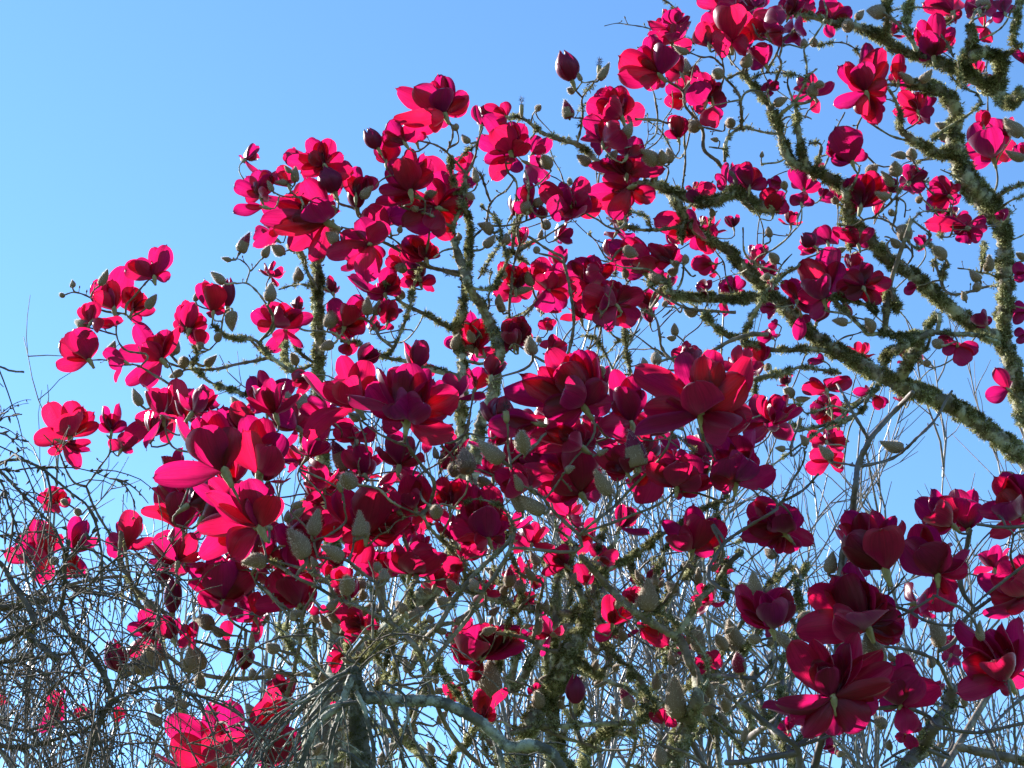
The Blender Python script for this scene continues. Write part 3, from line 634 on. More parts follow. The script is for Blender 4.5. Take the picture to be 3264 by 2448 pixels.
'K': ('c',5.0,"""720,130: 560,50,140,.1; 650,10,150,.1; 720,50,130,.1; 545,180,75,.1
870,280: 800,120,130,.1; 840,180,120,.1; 890,200,110,.1
960,70: 1110,100,180,0; 980,-10,140,.1; 1040,130,120,.1
1070,570@4.8: 1060,350,160,-.1; 1010,430,80,.1; 955,690,130,0; 1150,430,90,.1; 1220,500,60,.1
1250,400: 1190,310,120,.1; 1245,290,90,.1; 1180,370,80,.1
440,420: 340,360,110,.1; 420,330,100,.1; 480,380,80,.1
480,310: 460,210,70,.1; 520,210,80,.1
1290,590: 1350,680,120,.1; 1480,720,130,.1; 1290,560,60,.1; 1420,650,110,.1
c790,1170@4.7: 790,950,155
500,1090: 450,1040,90,.1; 520,1030,80,.1
1790,900: 1700,830,100,.1; 1790,780,90,.1; 1890,820,140,.1; 1720,930,90,.1
1460,1320: 1360,1230,90,.1; 1460,1210,100,.1; 1550,1300,90,.1
120,1290@4.8: 60,1080,110,.1; 20,1240,120,.1; 150,1200,120,.1; 270,1070,60,.1; 200,1270,70,.1"""),
}
# buds: base x,y, tip x,y, width [p = crimson showing]
BU = {
'A': ('c',"755,730,815,610,55 480,815,455,790,35 545,745,545,690,40 1110,905,1185,800,65 650,1040,565,1000,70 640,1080,545,1110,55 820,1240,870,1150,60 1320,1245,1340,1140,75 1380,1340,1385,1275,75 1555,1335,1640,1260,60 1375,1385,1275,1430,55 1640,1150,1665,1095,55 1755,930,1755,1085,85 1690,715,1590,630,65 1815,480,1890,330,80p 1745,545,1670,525,35 1990,520,2040,430,60 2035,850,2050,710,85 2130,490,2050,430,80 1475,850,1480,790,40 1520,1200,1490,1160,50 1065,1640,1005,1510,65"),
'B': ('c',"570,900,575,780,60 540,830,490,775,35 510,910,415,905,45 400,970,360,890,40 1000,1000,965,925,35 1085,1020,1160,930,60 880,1110,780,1110,55 910,1260,810,1260,65 1550,1020,1645,975,65 1500,1110,1440,1095,40 1945,900,1920,790,50 1880,1000,1930,1030,50 590,1640,590,1540,75 575,1400,505,1375,65 735,1500,805,1440,60 2060,1280,1945,1215,75 2000,1390,2080,1300,65 1810,1340,1800,1280,40 1190,1290,1190,1215,60 1400,1560,1310,1540,70 880,1350,800,1280,80 1360,1280,1370,1230,40 1885,600,1830,540,50 1775,500,1785,460,45"),
'C': ('r',"835,610,815,545,35 970,600,1050,470,60 775,690,730,670,50 745,890,710,750,85p 500,830,530,795,45 1640,560,1625,440,85 1640,400,1530,340,50 1660,740,1650,610,75 1760,600,1750,570,70 1880,560,1840,530,80 2090,500,2100,410,65 1150,1040,1220,920,80 1090,1080,1095,1035,60 1060,1190,1115,1130,55 900,1240,800,1170,70 1400,1230,1285,1130,100 1460,1230,1440,1130,70 1500,1230,1490,1115,65 1300,1290,1240,1220,60 1385,1360,1380,1320,55 1720,960,1610,930,90 1960,940,1950,900,70 1870,1060,1810,1050,35 590,1260,545,1170,85 430,1600,395,1480,95 480,1550,570,1490,70 545,1630,530,1550,75p 755,1390,750,1340,40 1830,1630,1820,1570,45"),
'D': ('r',"870,140,925,75,55 1070,100,940,80,100 800,220,810,160,80 20,500,60,400,80 290,340,335,345,30 470,350,470,290,50 550,340,550,280,60 540,730,540,620,70 570,640,625,640,55 250,790,350,740,65 1290,630,1190,545,60 1350,620,1440,520,65 1540,960,1460,930,50 1500,1050,1550,1015,45 1820,600,1860,545,40 1290,1190,1280,1120,75 1240,1180,1125,1175,55 1170,1310,1160,1215,90 960,1320,1030,1250,80 1140,1400,1050,1290,60 1110,1490,1005,1450,60 2120,1020,1980,890,95 2130,1200,1990,1135,65 325,1420,320,1370,50 150,1190,155,1140,30 1510,1400,1515,1370,50 720,1530,690,1480,50 1140,1620,1130,1580,45 1330,1520,1370,1490,50 1480,50,1410,40,80 1850,50,1790,-20,90"),
'H': ('r',"1240,130,1170,60,110 1190,200,1130,140,60 1530,290,1440,200,80 1860,390,1870,260,75 1800,460,1720,380,65 1690,610,1670,540,45 1770,530,1775,475,60 800,780,680,760,60 990,840,930,740,75 215,130,200,50,50 260,320,210,250,70 210,420,140,440,50 720,240,790,215,45 1510,950,1440,920,70 2133,290,2070,250,50 1390,1090,1430,1080,50 200,1010,140,1060,70 410,1360,525,1345,45 380,1330,320,1280,70 210,1100,170,1140,50"),
'O': ('n',"1210,420,1040,370,85 680,500,580,400,70 490,400,440,320,55 330,430,250,420,45 2060,640,1960,600,55 430,250,460,190,35 260,1240,170,1180,70"),
'L': ('n',"110,380,80,170,100 660,180,690,20,90 780,520,670,400,80 360,740,245,620,75 430,540,520,470,50 1500,740,1430,530,105 1810,690,1800,540,60 1050,870,930,640,150 1150,850,1110,780,50 690,700,770,620,80 1440,890,1410,830,60 70,1080,70,1000,60 120,690,50,670,70 1120,1520,1120,1440,50 1080,1340,1010,1290,80 720,1560,790,1550,45 1690,1190,1680,1120,45"),
'N': ('c',"1270,560,1200,280,150p 1520,290,1520,195,60 1050,770,940,580,95 240,520,50,360,110 400,440,385,290,110 130,700,60,640,80 390,900,280,670,85 550,910,375,780,100 380,740,330,620,60 720,600,790,565,50 960,470,1040,430,40 600,1340,565,1290,40 1280,1420,1245,1340,40 1560,1500,1480,1430,70"),
'M': ('c',"950,470,850,240,115p 1010,580,930,500,110 650,1130,520,910,130 700,960,750,760,95 1040,970,1055,770,90 1085,970,1120,860,80 930,1140,760,1040,90 350,1160,165,1170,105 1740,500,1870,400,100 1870,480,1840,300,130 1640,810,1630,740,85 1340,790,1320,760,50 630,360,650,250,75 1640,380,1620,290,45 560,750,630,710,50 560,830,650,750,50 510,860,510,780,50 620,110,510,50,80 1050,90,970,40,60 960,1390,955,1270,105 1070,1370,1070,1280,75 1080,1440,1080,1370,60 1250,1310,1240,1210,75 1200,1230,1180,1170,60 1790,1380,1720,1290,60 1720,1500,1640,1440,80 1760,1200,1700,1180,60 1400,1540,1330,1460,70 340,1620,330,1510,75 560,1600,545,1540,50 1440,1600,1540,1500,85 1610,1620,1575,1560,50 1790,1630,1890,1560,70"),
'J': ('c',"2060,1130,2050,830,170 830,610,760,490,60 1140,620,1010,530,90 880,550,800,450,70 430,760,360,720,80 240,760,240,630,45 540,500,630,480,60 1870,990,1760,910,80 260,1260,200,1170,65 790,1000,770,930,50 250,980,240,900,60 370,960,390,900,60 1450,1510,1370,1380,80 1060,1010,1050,950,40"),
'I': ('c',"1190,460,1075,385,75 1590,580,1470,540,105 1680,650,1590,610,65 1100,940,1120,740,140 1030,930,1010,820,80 980,950,950,870,70 1430,930,1430,740,110 1510,920,1480,740,110 1520,1050,1510,940,75 1210,850,1210,720,75 1210,1330,1105,1235,75 1200,1240,1190,1155,55 1280,1200,1290,1110,75 1400,1190,1345,1140,60 1720,760,1640,690,65 1250,580,1260,490,45"),
'E': ('c',"1840,290,1750,150,85 1870,300,1880,200,60 500,960,460,940,45 600,1040,570,1000,50 420,1400,400,1380,60 1440,1330,1440,1260,70 1190,1320,1140,1280,50 1290,990,1290,960,40"),
'F': ('c',"300,1190,270,1060,75 390,1200,395,1060,100 370,1300,270,1235,85 880,480,880,340,70 930,480,970,370,65 590,560,590,440,95 620,700,515,740,70 340,850,300,770,65 1140,350,1140,295,55 1530,740,1580,620,65 1670,680,1640,600,60 1700,740,1620,720,70 1900,460,1880,340,60"),
'G': ('c',"460,490,430,390,70 350,550,480,520,50 265,430,260,385,30 220,660,215,560,55 1170,220,1260,270,80 1170,440,1170,335,50 1430,470,1350,400,75 1430,520,1480,520,50 1620,330,1620,260,50 1500,410,1570,350,60 1560,340,1540,310,50 1460,650,1470,610,40 1700,710,1610,680,60 1545,870,1540,780,55 1540,900,1480,890,40 1640,1010,1710,980,60 1410,1080,1400,990,75 1320,1110,1300,1040,50 470,1010,445,880,90 520,920,510,880,40 990,1160,980,1110,60 570,50,570,0,70 520,140,540,70,35 260,180,270,100,60 500,240,490,210,50"),
'K': ('c',"1330,470,1340,220,140 1720,780,1730,570,100 2040,760,1950,530,110 1920,750,1850,650,80 1560,1270,1540,960,140 1810,1260,1730,1020,120 1210,1200,1130,1050,90p 1400,1060,1410,940,70 1480,975,1440,955,40 510,1200,490,1080,90 1430,1640,1420,1480,85 1930,1220,1910,1130,70 1090,920,1120,880,45 300,290,290,140,90p 390,320,360,240,75 690,680,740,560,80 30,310,0,230,70 1160,690,1130,610,60 2040,940,2010,780,100p 690,1200,680,1150,50"),
}
# bare stamen heads whose petals have dropped: base x,y, tip x,y
SPENT = [('N','c',270,200,265,90,60),('C','r',970,540,975,455,45),('C','r',385,850,385,740,40),('M','c',915,610,890,520,60)]
# ---------------------------------------------------------------- materials
def mat(name):
    m = bpy.data.materials.new(name)
    m.use_nodes = True
    n = m.node_tree
    n.nodes.clear()
    out = n.nodes.new('ShaderNodeOutputMaterial')
    return m, n.nodes, n.links, out

def ramp(N, stops):
    r = N.new('ShaderNodeValToRGB')
    e = r.color_ramp.elements
    while len(e) < len(stops):
        e.new(0.5)
    for k, (p, c) in enumerate(stops):
        e[k].position = p
        e[k].color = (*c, 1)
    return r

def noise_node(N, L, scale, detail=4, coord='Object', rough=0.55):
    tc = N.new('ShaderNodeTexCoord')
    t = N.new('ShaderNodeTexNoise')
    t.inputs['Scale'].default_value = scale
    t.inputs['Detail'].default_value = detail
    t.inputs['Roughness'].default_value = rough
    L.new(tc.outputs[coord], t.inputs['Vector'])
    return t

def petal_material(name, refl, trans, share, gloss=0.25):
    """a petal: coloured reflection, light passing through it, a faint waxy sheen, fine veins along its length"""
    m, N, L, out = mat(name)
    uv = N.new('ShaderNodeUVMap')
    sep = N.new('ShaderNodeSeparateXYZ')
    L.new(uv.outputs[0], sep.inputs[0])
    mp = N.new('ShaderNodeMapping')
    mp.inputs['Scale'].default_value = (26, 1.6, 1)
    L.new(uv.outputs[0], mp.inputs[0])
    vein = N.new('ShaderNodeTexNoise')
    vein.inputs['Scale'].default_value = 1.0
    vein.inputs['Detail'].default_value = 3
    L.new(mp.outputs[0], vein.inputs['Vector'])
    oi = N.new('ShaderNodeObjectInfo')
    blotch = noise_node(N, L, 22, 3)
    # veins + blotches + petal to petal difference -> value
    a = N.new('ShaderNodeMath'); a.operation = 'MULTIPLY_ADD'
    L.new(vein.outputs['Fac'], a.inputs[0]); a.inputs[1].default_value = 1.0; a.inputs[2].default_value = 0.30
    b = N.new('ShaderNodeMath'); b.operation = 'MULTIPLY_ADD'
    L.new(blotch.outputs['Fac'], b.inputs[0]); b.inputs[1].default_value = 0.5; b.inputs[2].default_value = -0.05
    c = N.new('ShaderNodeMath'); c.operation = 'ADD'
    L.new(a.outputs[0], c.inputs[0]); L.new(b.outputs[0], c.inputs[1])
    r = N.new('ShaderNodeMath'); r.operation = 'MULTIPLY_ADD'
    L.new(oi.outputs['Random'], r.inputs[0]); r.inputs[1].default_value = 0.4; r.inputs[2].default_value = 0.8
    v = N.new('ShaderNodeMath'); v.operation = 'MULTIPLY'
    L.new(c.outputs[0], v.inputs[0]); L.new(r.outputs[0], v.inputs[1])
    hue = N.new('ShaderNodeMath'); hue.operation = 'MULTIPLY_ADD'
    L.new(oi.outputs['Random'], hue.inputs[0]); hue.inputs[1].default_value = 0.026; hue.inputs[2].default_value = 0.480
    def tinted(cl):
        h = N.new('ShaderNodeHueSaturation')
        h.inputs['Color'].default_value = (*cl, 1)
        L.new(hue.outputs[0], h.inputs['Hue'])
        L.new(v.outputs[0], h.inputs['Value'])
        return h
    d = N.new('ShaderNodeBsdfDiffuse'); t = N.new('ShaderNodeBsdfTranslucent')
    L.new(tinted(refl).outputs[0], d.inputs[0]); L.new(tinted(trans).outputs[0], t.inputs[0])
    mx = N.new('ShaderNodeMixShader'); mx.inputs[0].default_value = share
    L.new(d.outputs[0], mx.inputs[1]); L.new(t.outputs[0], mx.inputs[2])
    g = N.new('ShaderNodeBsdfGlossy'); g.inputs['Roughness'].default_value = 0.42
    g.inputs['Color'].default_value = (1, .93, .97, 1)
    bump = N.new('ShaderNodeBump'); bump.inputs['Strength'].default_value = 0.25; bump.inputs['Distance'].default_value = 0.004
    L.new(vein.outputs['Fac'], bump.inputs['Height'])
    for s in (d, t, g):
        L.new(bump.outputs[0], s.inputs['Normal'])
    fr = N.new('ShaderNodeLayerWeight'); fr.inputs['Blend'].default_value = 0.5
    fp = N.new('ShaderNodeMath'); fp.operation = 'POWER'; fp.inputs[1].default_value = 4
    L.new(fr.outputs['Facing'], fp.inputs[0])
    fc = N.new('ShaderNodeMath'); fc.operation = 'MULTIPLY_ADD'; fc.inputs[1].default_value = gloss; fc.inputs[2].default_value = 0.014
    L.new(fp.outputs[0], fc.inputs[0])
    m2 = N.new('ShaderNodeMixShader')
    L.new(fc.outputs[0], m2.inputs[0]); L.new(mx.outputs[0], m2.inputs[1]); L.new(g.outputs[0], m2.inputs[2])
    L.new(m2.outputs[0], out.inputs[0])
    return m

def bark_material(name, c1, c2, lich, amount, scale=30, bump=0.6, rough=0.8):
    m, N, L, out = mat(name)
    p = N.new('ShaderNodeBsdfPrincipled')
    p.inputs['Roughness'].default_value = rough
    n1 = noise_node(N, L, scale, 6)
    r1 = ramp(N, [(0.32, c1), (0.68, c2)])
    L.new(n1.outputs['Fac'], r1.inputs[0])
    n2 = noise_node(N, L, scale * 0.6, 5, rough=0.7)
    r2 = ramp(N, [(0.60 - amount * 0.25, (0, 0, 0)), (0.68 - amount * 0.2, (1, 1, 1))])
    L.new(n2.outputs['Fac'], r2.inputs[0])
    mx = N.new('ShaderNodeMixRGB')
    L.new(r2.outputs[0], mx.inputs[0]); L.new(r1.outputs[0], mx.inputs[1])
    mx.inputs[2].default_value = (*lich, 1)
    L.new(mx.outputs[0], p.inputs['Base Color'])
    n3 = noise_node(N, L, scale * 3, 6)
    b = N.new('ShaderNodeBump'); b.inputs['Strength'].default_value = bump; b.inputs['Distance'].default_value = 0.006
    L.new(n3.outputs['Fac'], b.inputs['Height']); L.new(b.outputs[0], p.inputs['Normal'])
    L.new(p.outputs[0], out.inputs[0])
    return m

def thin_material(name, stops, share=0.5, rough=True):
    """moss blades, bud hairs: thin, lit from either side, each blade a shade of its own"""
    m, N, L, out = mat(name)
    g = N.new('ShaderNodeNewGeometry')
    r = ramp(N, stops)
    patch = noise_node(N, L, 9, 3)
    pm = N.new('ShaderNodeMath'); pm.operation = 'MULTIPLY_ADD'
    L.new(patch.outputs['Fac'], pm.inputs[0]); pm.inputs[1].default_value = 1.5; pm.inputs[2].default_value = -.75
    ad = N.new('ShaderNodeMath'); ad.operation = 'MULTIPLY_ADD'
    L.new(g.outputs['Random Per Island'], ad.inputs[0]); ad.inputs[1].default_value = .7; ad.inputs[2].default_value = .15
    a2 = N.new('ShaderNodeMath'); a2.operation = 'ADD'; a2.use_clamp = True
    L.new(pm.outputs[0], a2.inputs[0]); L.new(ad.outputs[0], a2.inputs[1])
    L.new(a2.outputs[0], r.inputs[0])
    d = N.new('ShaderNodeBsdfDiffuse'); t = N.new('ShaderNodeBsdfTranslucent')
    L.new(r.outputs[0], d.inputs[0]); L.new(r.outputs[0], t.inputs[0])
    mx = N.new('ShaderNodeMixShader'); mx.inputs[0].default_value = share
    L.new(d.outputs[0], mx.inputs[1]); L.new(t.outputs[0], mx.inputs[2])
    L.new(mx.outputs[0], out.inputs[0])
    return m

M = {}
M['petal'] = petal_material('petal_crimson', (0.10, 0.003, 0.013), (0.53, 0.006, 0.066), 0.62, 0.5)
M['wilted'] = petal_material('petal_wilted', (0.30, 0.05, 0.02), (0.8, 0.13, 0.02), 0.6, 0.1)
M['goblet'] = petal_material('petal_goblet', (0.16, 0.006, 0.04), (0.35, 0.006, 0.06), 0.35, 0.3)
M['bark'] = bark_material('magnolia_bark', (0.065, 0.046, 0.033), (0.20, 0.15, 0.11), (0.26, 0.24, 0.16), 0.2)
M['mossbark'] = bark_material('mossy_bark', (0.05, 0.038, 0.024), (0.155, 0.125, 0.08), (0.33, 0.32, 0.23), 0.55, 22, 1.0)
M['smooth'] = bark_material('smooth_bark', (0.055, 0.04, 0.036), (0.115, 0.088, 0.078), (0.2, 0.19, 0.17), 0.0, 18, 0.25, 0.6)
M['twig'] = bark_material('bare_twig', (0.08, 0.062, 0.054), (0.22, 0.185, 0.165), (0.3, 0.28, 0.25), 0.1, 12, 0.2, 0.42)
M['weep'] = bark_material('weeping_bark', (0.04, 0.028, 0.02), (0.115, 0.08, 0.058), (0.17, 0.16, 0.12), 0.1, 35, 0.5, 0.9)
M['lichen'] = bark_material('lichen_bark', (0.03, 0.027, 0.022), (0.095, 0.085, 0.07), (0.27, 0.28, 0.235), 0.45, 24, 1.0, 0.75)
M['moss'] = thin_material('moss', [(0, (0.05, 0.045, 0.022)), (0.35, (0.13, 0.122, 0.052)), (0.65, (0.30, 0.30, 0.14)), (1, (0.58, 0.58, 0.36))], 0.5)
M['hair'] = thin_material('bud_hair', [(0, (0.54, 0.46, 0.36)), (1, (0.93, 0.86, 0.75))], 0.65)
M['bud'] = bark_material('bud_skin', (0.13, 0.085, 0.055), (0.23, 0.16, 0.105), (0.29, 0.22, 0.155), 0.1, 60, 0.4, 0.9)
M['calyx'] = bark_material('calyx', (0.16, 0.13, 0.06), (0.28, 0.24, 0.12), (0.3, 0.3, 0.18), 0.1, 60, 0.3, 0.7)
M['stamen'] = bark_material('stamen', (0.03, 0.006, 0.012), (0.09, 0.015, 0.03), (0.1, 0.02, 0.03), 0.0, 60, 0.3, 0.7)
M['leafscale'] = thin_material('moss_dark', [(0, (0.03, 0.032, 0.012)), (0.6, (0.08, 0.085, 0.03)), (1, (0.16, 0.17, 0.08))], 0.4)

# ---------------------------------------------------------------- mesh helpers
class MB:
    def __init__(self):
        self.v, self.f, self.uv, self.mi, self.n = [], [], [], [], 0
    def add(self, verts, faces, uv=None, mi=0):
        verts = np.asarray(verts, float)
        self.v.append(verts)
        k = self.n
        self.f.extend([tuple(i + k for i in f) for f in faces])
        self.mi.extend([mi] * len(faces))
        self.uv.append(np.zeros((len(verts), 2)) if uv is None else np.asarray(uv, float))
        self.n += len(verts)
    def empty(self):
        return self.n == 0
    def mesh(self, name, mats, origin=(0, 0, 0), smooth=True):
        me = bpy.data.meshes.new(name)
        v = np.concatenate(self.v) - np.asarray(origin, float)
        me.from_pydata(v.tolist(), [], self.f)
        if smooth:
            me.polygons.foreach_set('use_smooth', [True] * len(me.polygons))
        for m in mats:
            me.materials.append(m)
        if any(self.mi):
            me.polygons.foreach_set('material_index', self.mi)
        u = np.concatenate(self.uv)
        layer = me.uv_layers.new(name='UVMap')
        idx = np.empty(len(me.loops), dtype=np.int32)
        me.loops.foreach_get('vertex_index', idx)
        layer.data.foreach_set('uv', u[idx].astype(np.float32).ravel())
        return me
    def build(self, name, mats, parent=None, origin=None, smooth=True):
        """one mesh object; origin is a place in the world (its parent's own place is taken off)"""
        o0 = np.asarray(origin if origin is not None else (parent_at(parent) if parent else (0, 0, 0)), float)
        o = bpy.data.objects.new(name, self.mesh(name, mats if isinstance(mats, list) else [mats], o0, smooth))
        col.objects.link(o)
        if parent:
            o.parent = parent
            o.location = Vector(o0 - parent_at(parent))
        else:
            o.location = Vector(o0)
        return o

def parent_at(p):
    v = np.array(p.location, float)
    while p.parent:
        p = p.parent
        v = v + np.array(p.location, float)
    return v

def thing(name, label, cat, loc, group=None):
    o = bpy.data.objects.new(name, None)
    col.objects.link(o)
    o.location = Vector(loc)
    o.empty_display_size = 0.2
    o['label'] = label
    o['category'] = cat
    if group:
        o['group'] = group
    return o

def grid_faces(nr, nc, wrap=False):
    F = []
    for i in range(nr - 1):
        for j in range(nc if wrap else nc - 1):
            j2 = (j + 1) % nc
            F.append((i * nc + j, i * nc + j2, (i + 1) * nc + j2, (i + 1) * nc + j))
    return F

def tube(mb, pts, rad, k=6, rough=0.0, mi=0, cap=True):
    pts = np.asarray(pts, float)
    n = len(pts)
    if n < 2:
        return
    T = np.gradient(pts, axis=0)
    T /= np.maximum(np.linalg.norm(T, axis=1)[:, None], 1e-9)
    a = np.array([0, 0, 1.0]) if abs(T[0][2]) < 0.9 else np.array([1.0, 0, 0])
    u = unit(np.cross(T[0], a))
    ang = np.linspace(0, 2 * math.pi, k, endpoint=False)
    ca, sa = np.cos(ang)[:, None], np.sin(ang)[:, None]
    V = np.empty((n, k, 3))
    for i in range(n):
        u = unit(u - T[i] * np.dot(u, T[i]))
        vv = np.cross(T[i], u)
        r = rad[i] * (1 + (rs.uniform(-rough, rough, (k, 1)) if rough else 0))
        V[i] = pts[i] + (ca * u + sa * vv) * r
    F = grid_faces(n, k, True)
    V = V.reshape(-1, 3)
    if cap:
        V = np.vstack([V, pts[0] - T[0] * rad[0] * 0.3, pts[-1] + T[-1] * rad[-1] * 0.9])
        for j in range(k):
            F.append((n * k, (j + 1) % k, j))
            F.append((n * k + 1, (n - 1) * k + j, (n - 1) * k + (j + 1) % k))
    mb.add(V, F, None, mi)

def catmull(P, step):
    P = np.asarray(P, float)
    if len(P) == 2:
        P = np.array([P[0], (P[0] + P[1]) / 2, P[1]])
    Q = np.vstack([2 * P[0] - P[1], P, 2 * P[-1] - P[-2]])
    out = []
    for i in range(1, len(Q) - 2):
        p0, p1, p2, p3 = Q[i - 1:i + 3]
        n = max(2, int(np.linalg.norm(p2[:2] - p1[:2]) / step))
        for t in np.linspace(0, 1, n, endpoint=False):
            out.append(0.5 * ((2 * p1) + (-p0 + p2) * t + (2 * p0 - 5 * p1 + 4 * p2 - p3) * t ** 2 + (-p0 + 3 * p1 - 3 * p2 + p3) * t ** 3))
    out.append(P[-1])
    return np.array(out)

def bez(a, b, c, d, n):
    t = np.linspace(0, 1, n)[:, None]
    return (1 - t) ** 3 * a + 3 * (1 - t) ** 2 * t * b + 3 * (1 - t) * t ** 2 * c + t ** 3 * d

def moss_blades(mb, pts, rad, dens, px, length=(8, 46)):
    """cushions of moss on a limb: thin bent blades standing off its bark, long in the cushions, bare bark between"""
    pts = np.asarray(pts)
    T = np.gradient(pts, axis=0)
    acc = 0.0
    fq = 1 / (75 * px)
    for i in range(len(pts) - 1):
        seg = np.linalg.norm(pts[i + 1] - pts[i])
        t = unit(T[i])
        acc += dens * seg / px * 0.34 * (0.5 + rad[i] / px / 22)
        while acc > 0:
            acc -= 1
            f = rs.random()
            c = pts[i] * (1 - f) + pts[i + 1] * f
            d = rs.normal(size=3)
            d[2] += 0.45
            d = unit(d - t * np.dot(d, t))
            root = c + d * rad[i] * 0.92
            th = mnoise.noise(Vector(root * fq)) + .45 * mnoise.noise(Vector(root * fq * 2.7)) + .12 * dens - .08
            if th < rs.uniform(-.02, .34):
                continue
            lay = min(1.0, max(.12, .30 + 1.5 * th)) * rs.uniform(.6, 1.15)
            g0 = unit(d + rs.normal(size=3) * 0.35)
            for _ in range(7):
                g = unit(g0 + rs.normal(size=3) * 0.7)
                ln = (length[0] + (length[1] - length[0]) * lay * rs.uniform(.35, 1)) * px
                side = unit(np.cross(g, rs.normal(size=3))) * ln * rs.uniform(0.05, 0.12)
                b0 = root + rs.normal(size=3) * 6 * px
                mid = b0 + g * ln * 0.55
                tip = mid + unit(g + rs.normal(size=3) * 0.8) * ln * 0.45
                mb.add([b0 - side, b0 + side, mid + side * .8, mid - side * .8, tip], [(0, 1, 2, 3), (3, 2, 4)])

# ---------------------------------------------------------------- ground under it all
def ground():
    m, N, L, out = mat('grass_ground')
    p = N.new('ShaderNodeBsdfPrincipled'); p.inputs['Roughness'].default_value = 0.9
    n1 = noise_node(N, L, 1.3, 8)
    r = ramp(N, [(0.3, (0.05, 0.075, 0.02)), (0.6, (0.085, 0.12, 0.035)), (0.8, (0.13, 0.13, 0.06))])
    L.new(n1.outputs['Fac'], r.inputs[0]); L.new(r.outputs[0], p.inputs['Base Color']); L.new(p.outputs[0], out.inputs[0])
    mb = MB()
    g = np.linspace(-1, 1, 41)
    g = np.sign(g) * np.abs(g) ** 2.2 * 900
    V = [(x, y, -0.05 + 0.12 * mnoise.noise(Vector((x * .2, y * .2, 0))) if abs(x) + abs(y) < 60 else -0.05) for y in g for x in g]
    mb.add(V, grid_faces(41, 41))
    o = mb.build('ground', m)
    o['kind'] = 'structure'
ground()

# ---------------------------------------------------------------- the three magnolias: limbs
DEP = {k: v[1] for k, v in FL.items()}
TREES = {}
def magnolia(key, label, foot_px, d):
    top = at(*foot_px, d)
    foot = np.array([top[0] + 0.1, top[1] + 0.15, 0.0])
    t = thing('magnolia_tree', label, 'tree', foot, 'crimson flowering magnolias')
    TREES[key] = dict(root=t, foot=foot, top=top, nodes=[], chains=[], d=d)
    mb = MB()
    n = 14
    P = [foot * (1 - s) + top * s + np.array([0.05 * math.sin(s * 5), 0.05 * math.cos(s * 4), 0]) * (s * (1 - s) * 4) for s in np.linspace(-0.02, 1, n)]
    r0 = 0.15 if key != 'n' else 0.075
    tube(mb, P, [r0 * (1.45 - 0.75 * s + 0.5 * max(0, .12 - s) * 6) for s in np.linspace(0, 1, n)], 14, 0.06)
    mb.build('trunk', M['mossbark'] if key != 'n' else M['smooth'], t)
magnolia('c', 'nearer flowering magnolia low in the middle, crowded with large crimson blooms and furry buds', (sp('K', 480, 2150)), 5.3)
magnolia('l', 'farther magnolia, upper left and centre, smaller blooms on slender mossy stems against open sky', (sp('F', 640, 3300)), 6.2)
magnolia('r', 'thick limbed magnolia leaning in from the right edge, its branches shaggy with green moss', (sp('H', 2750, 2600)), 6.5)
magnolia('n', 'nearest magnolia at lower right, smooth stemmed, with dark wine red blooms in shade', (sp('L', 430, 2250)), 3.95)

class Chain: pass
# the thicket of lesser limbs low in the middle, between and behind the ones measured
FILL = []
for _ in range(84):
    x, y = rs.uniform(900, 2600), rs.uniform(1800, 2620)
    a = rs.uniform(.5, 2.6)
    ln = rs.uniform(160, 420)
    bend = rs.uniform(-1.2, 1.2)
    pp = []
    for q in range(6):
        pp.append('%.0f,%.0f' % (x * ZOOM, y * ZOOM))
        x += math.cos(a) * ln / 5
        y -= math.sin(a) * ln / 5
        a += bend / 5 + rs.uniform(-.35, .35)
    r0 = rs.choice([8, 10, 13, 18, 26])
    FILL.append('%d %d %d %sd%.2f: %s' % (r0, max(5, r0 * .4), rs.choice([0, 2, 3, 3]), 'c' if x < 2350 else 'n', rs.uniform(4.9, 6.3), ' '.join(pp)))
for x0, x1, y0, y1, n, k, dd0, dd1 in ((2060, 3240, 30, 960, 46, 'r', 6.2, 7.1), (1350, 2250, 480, 1250, 26, 'c', 5.7, 6.6), (950, 2500, 1400, 2100, 26, 'c', 4.6, 5.6)):
    for _ in range(n):
        x, y, a, bend = rs.uniform(x0, x1), rs.uniform(y0, y1), rs.uniform(.3, 2.8), rs.uniform(-1.4, 1.4)
        ln = rs.uniform(90, 260)
        pp = []
        for q in range(6):
            pp.append('%.0f,%.0f' % (x * ZOOM, y * ZOOM))
            x += math.cos(a) * ln / 5
            y -= math.sin(a) * ln / 5
            a += bend / 5 + rs.uniform(-.5, .5)
        r0 = rs.choice([6, 7, 8, 10])
        FILL.append('%d %d %d %sd%.2f: %s' % (r0, r0 * .65, rs.choice([0, 0, 1, 2]), k, rs.uniform(dd0, dd1), ' '.join(pp)))
CH['P'] = '\n'.join(FILL)
ORG['P'] = (0, 0)
DEP['P'] = 5.2
pend = []
for tile, txt in CH.items():
    for ln in txt.splitlines():
        h, pts = ln.split(':')
        h = h.split()
        c = Chain()
        c.r0, c.r1, c.moss = float(h[0]), float(h[1]), int(h[2])
        fl = h[3]
        c.tree = fl[0]
        c.root = 'R' in fl
        c.d = float(fl[fl.index('d') + 1:]) if 'd' in fl else DEP[tile]
        c.d0 = c.d1 = c.d
        if c.tree == 'c' and ((tile in 'ABCFGP' and c.d >= 5.65) or tile in 'AEI'):
            c.tree = 'l'
        c.P = np.array([sp(tile, *map(float, q.split(','))) for q in pts.split()])
        c.par = None
        c.extra = []
        pend.append(c)

def nearest(tree, x, y, lim, skip=None):
    best, bd = None, lim
    for c in TREES[tree]['chains']:
        if c is skip:
            continue
        dd = np.hypot(c.S[:, 0] - x, c.S[:, 1] - y)
        k = int(np.argmin(dd))
        if dd[k] < bd:
            bd, best = dd[k], (c, k)
    return best

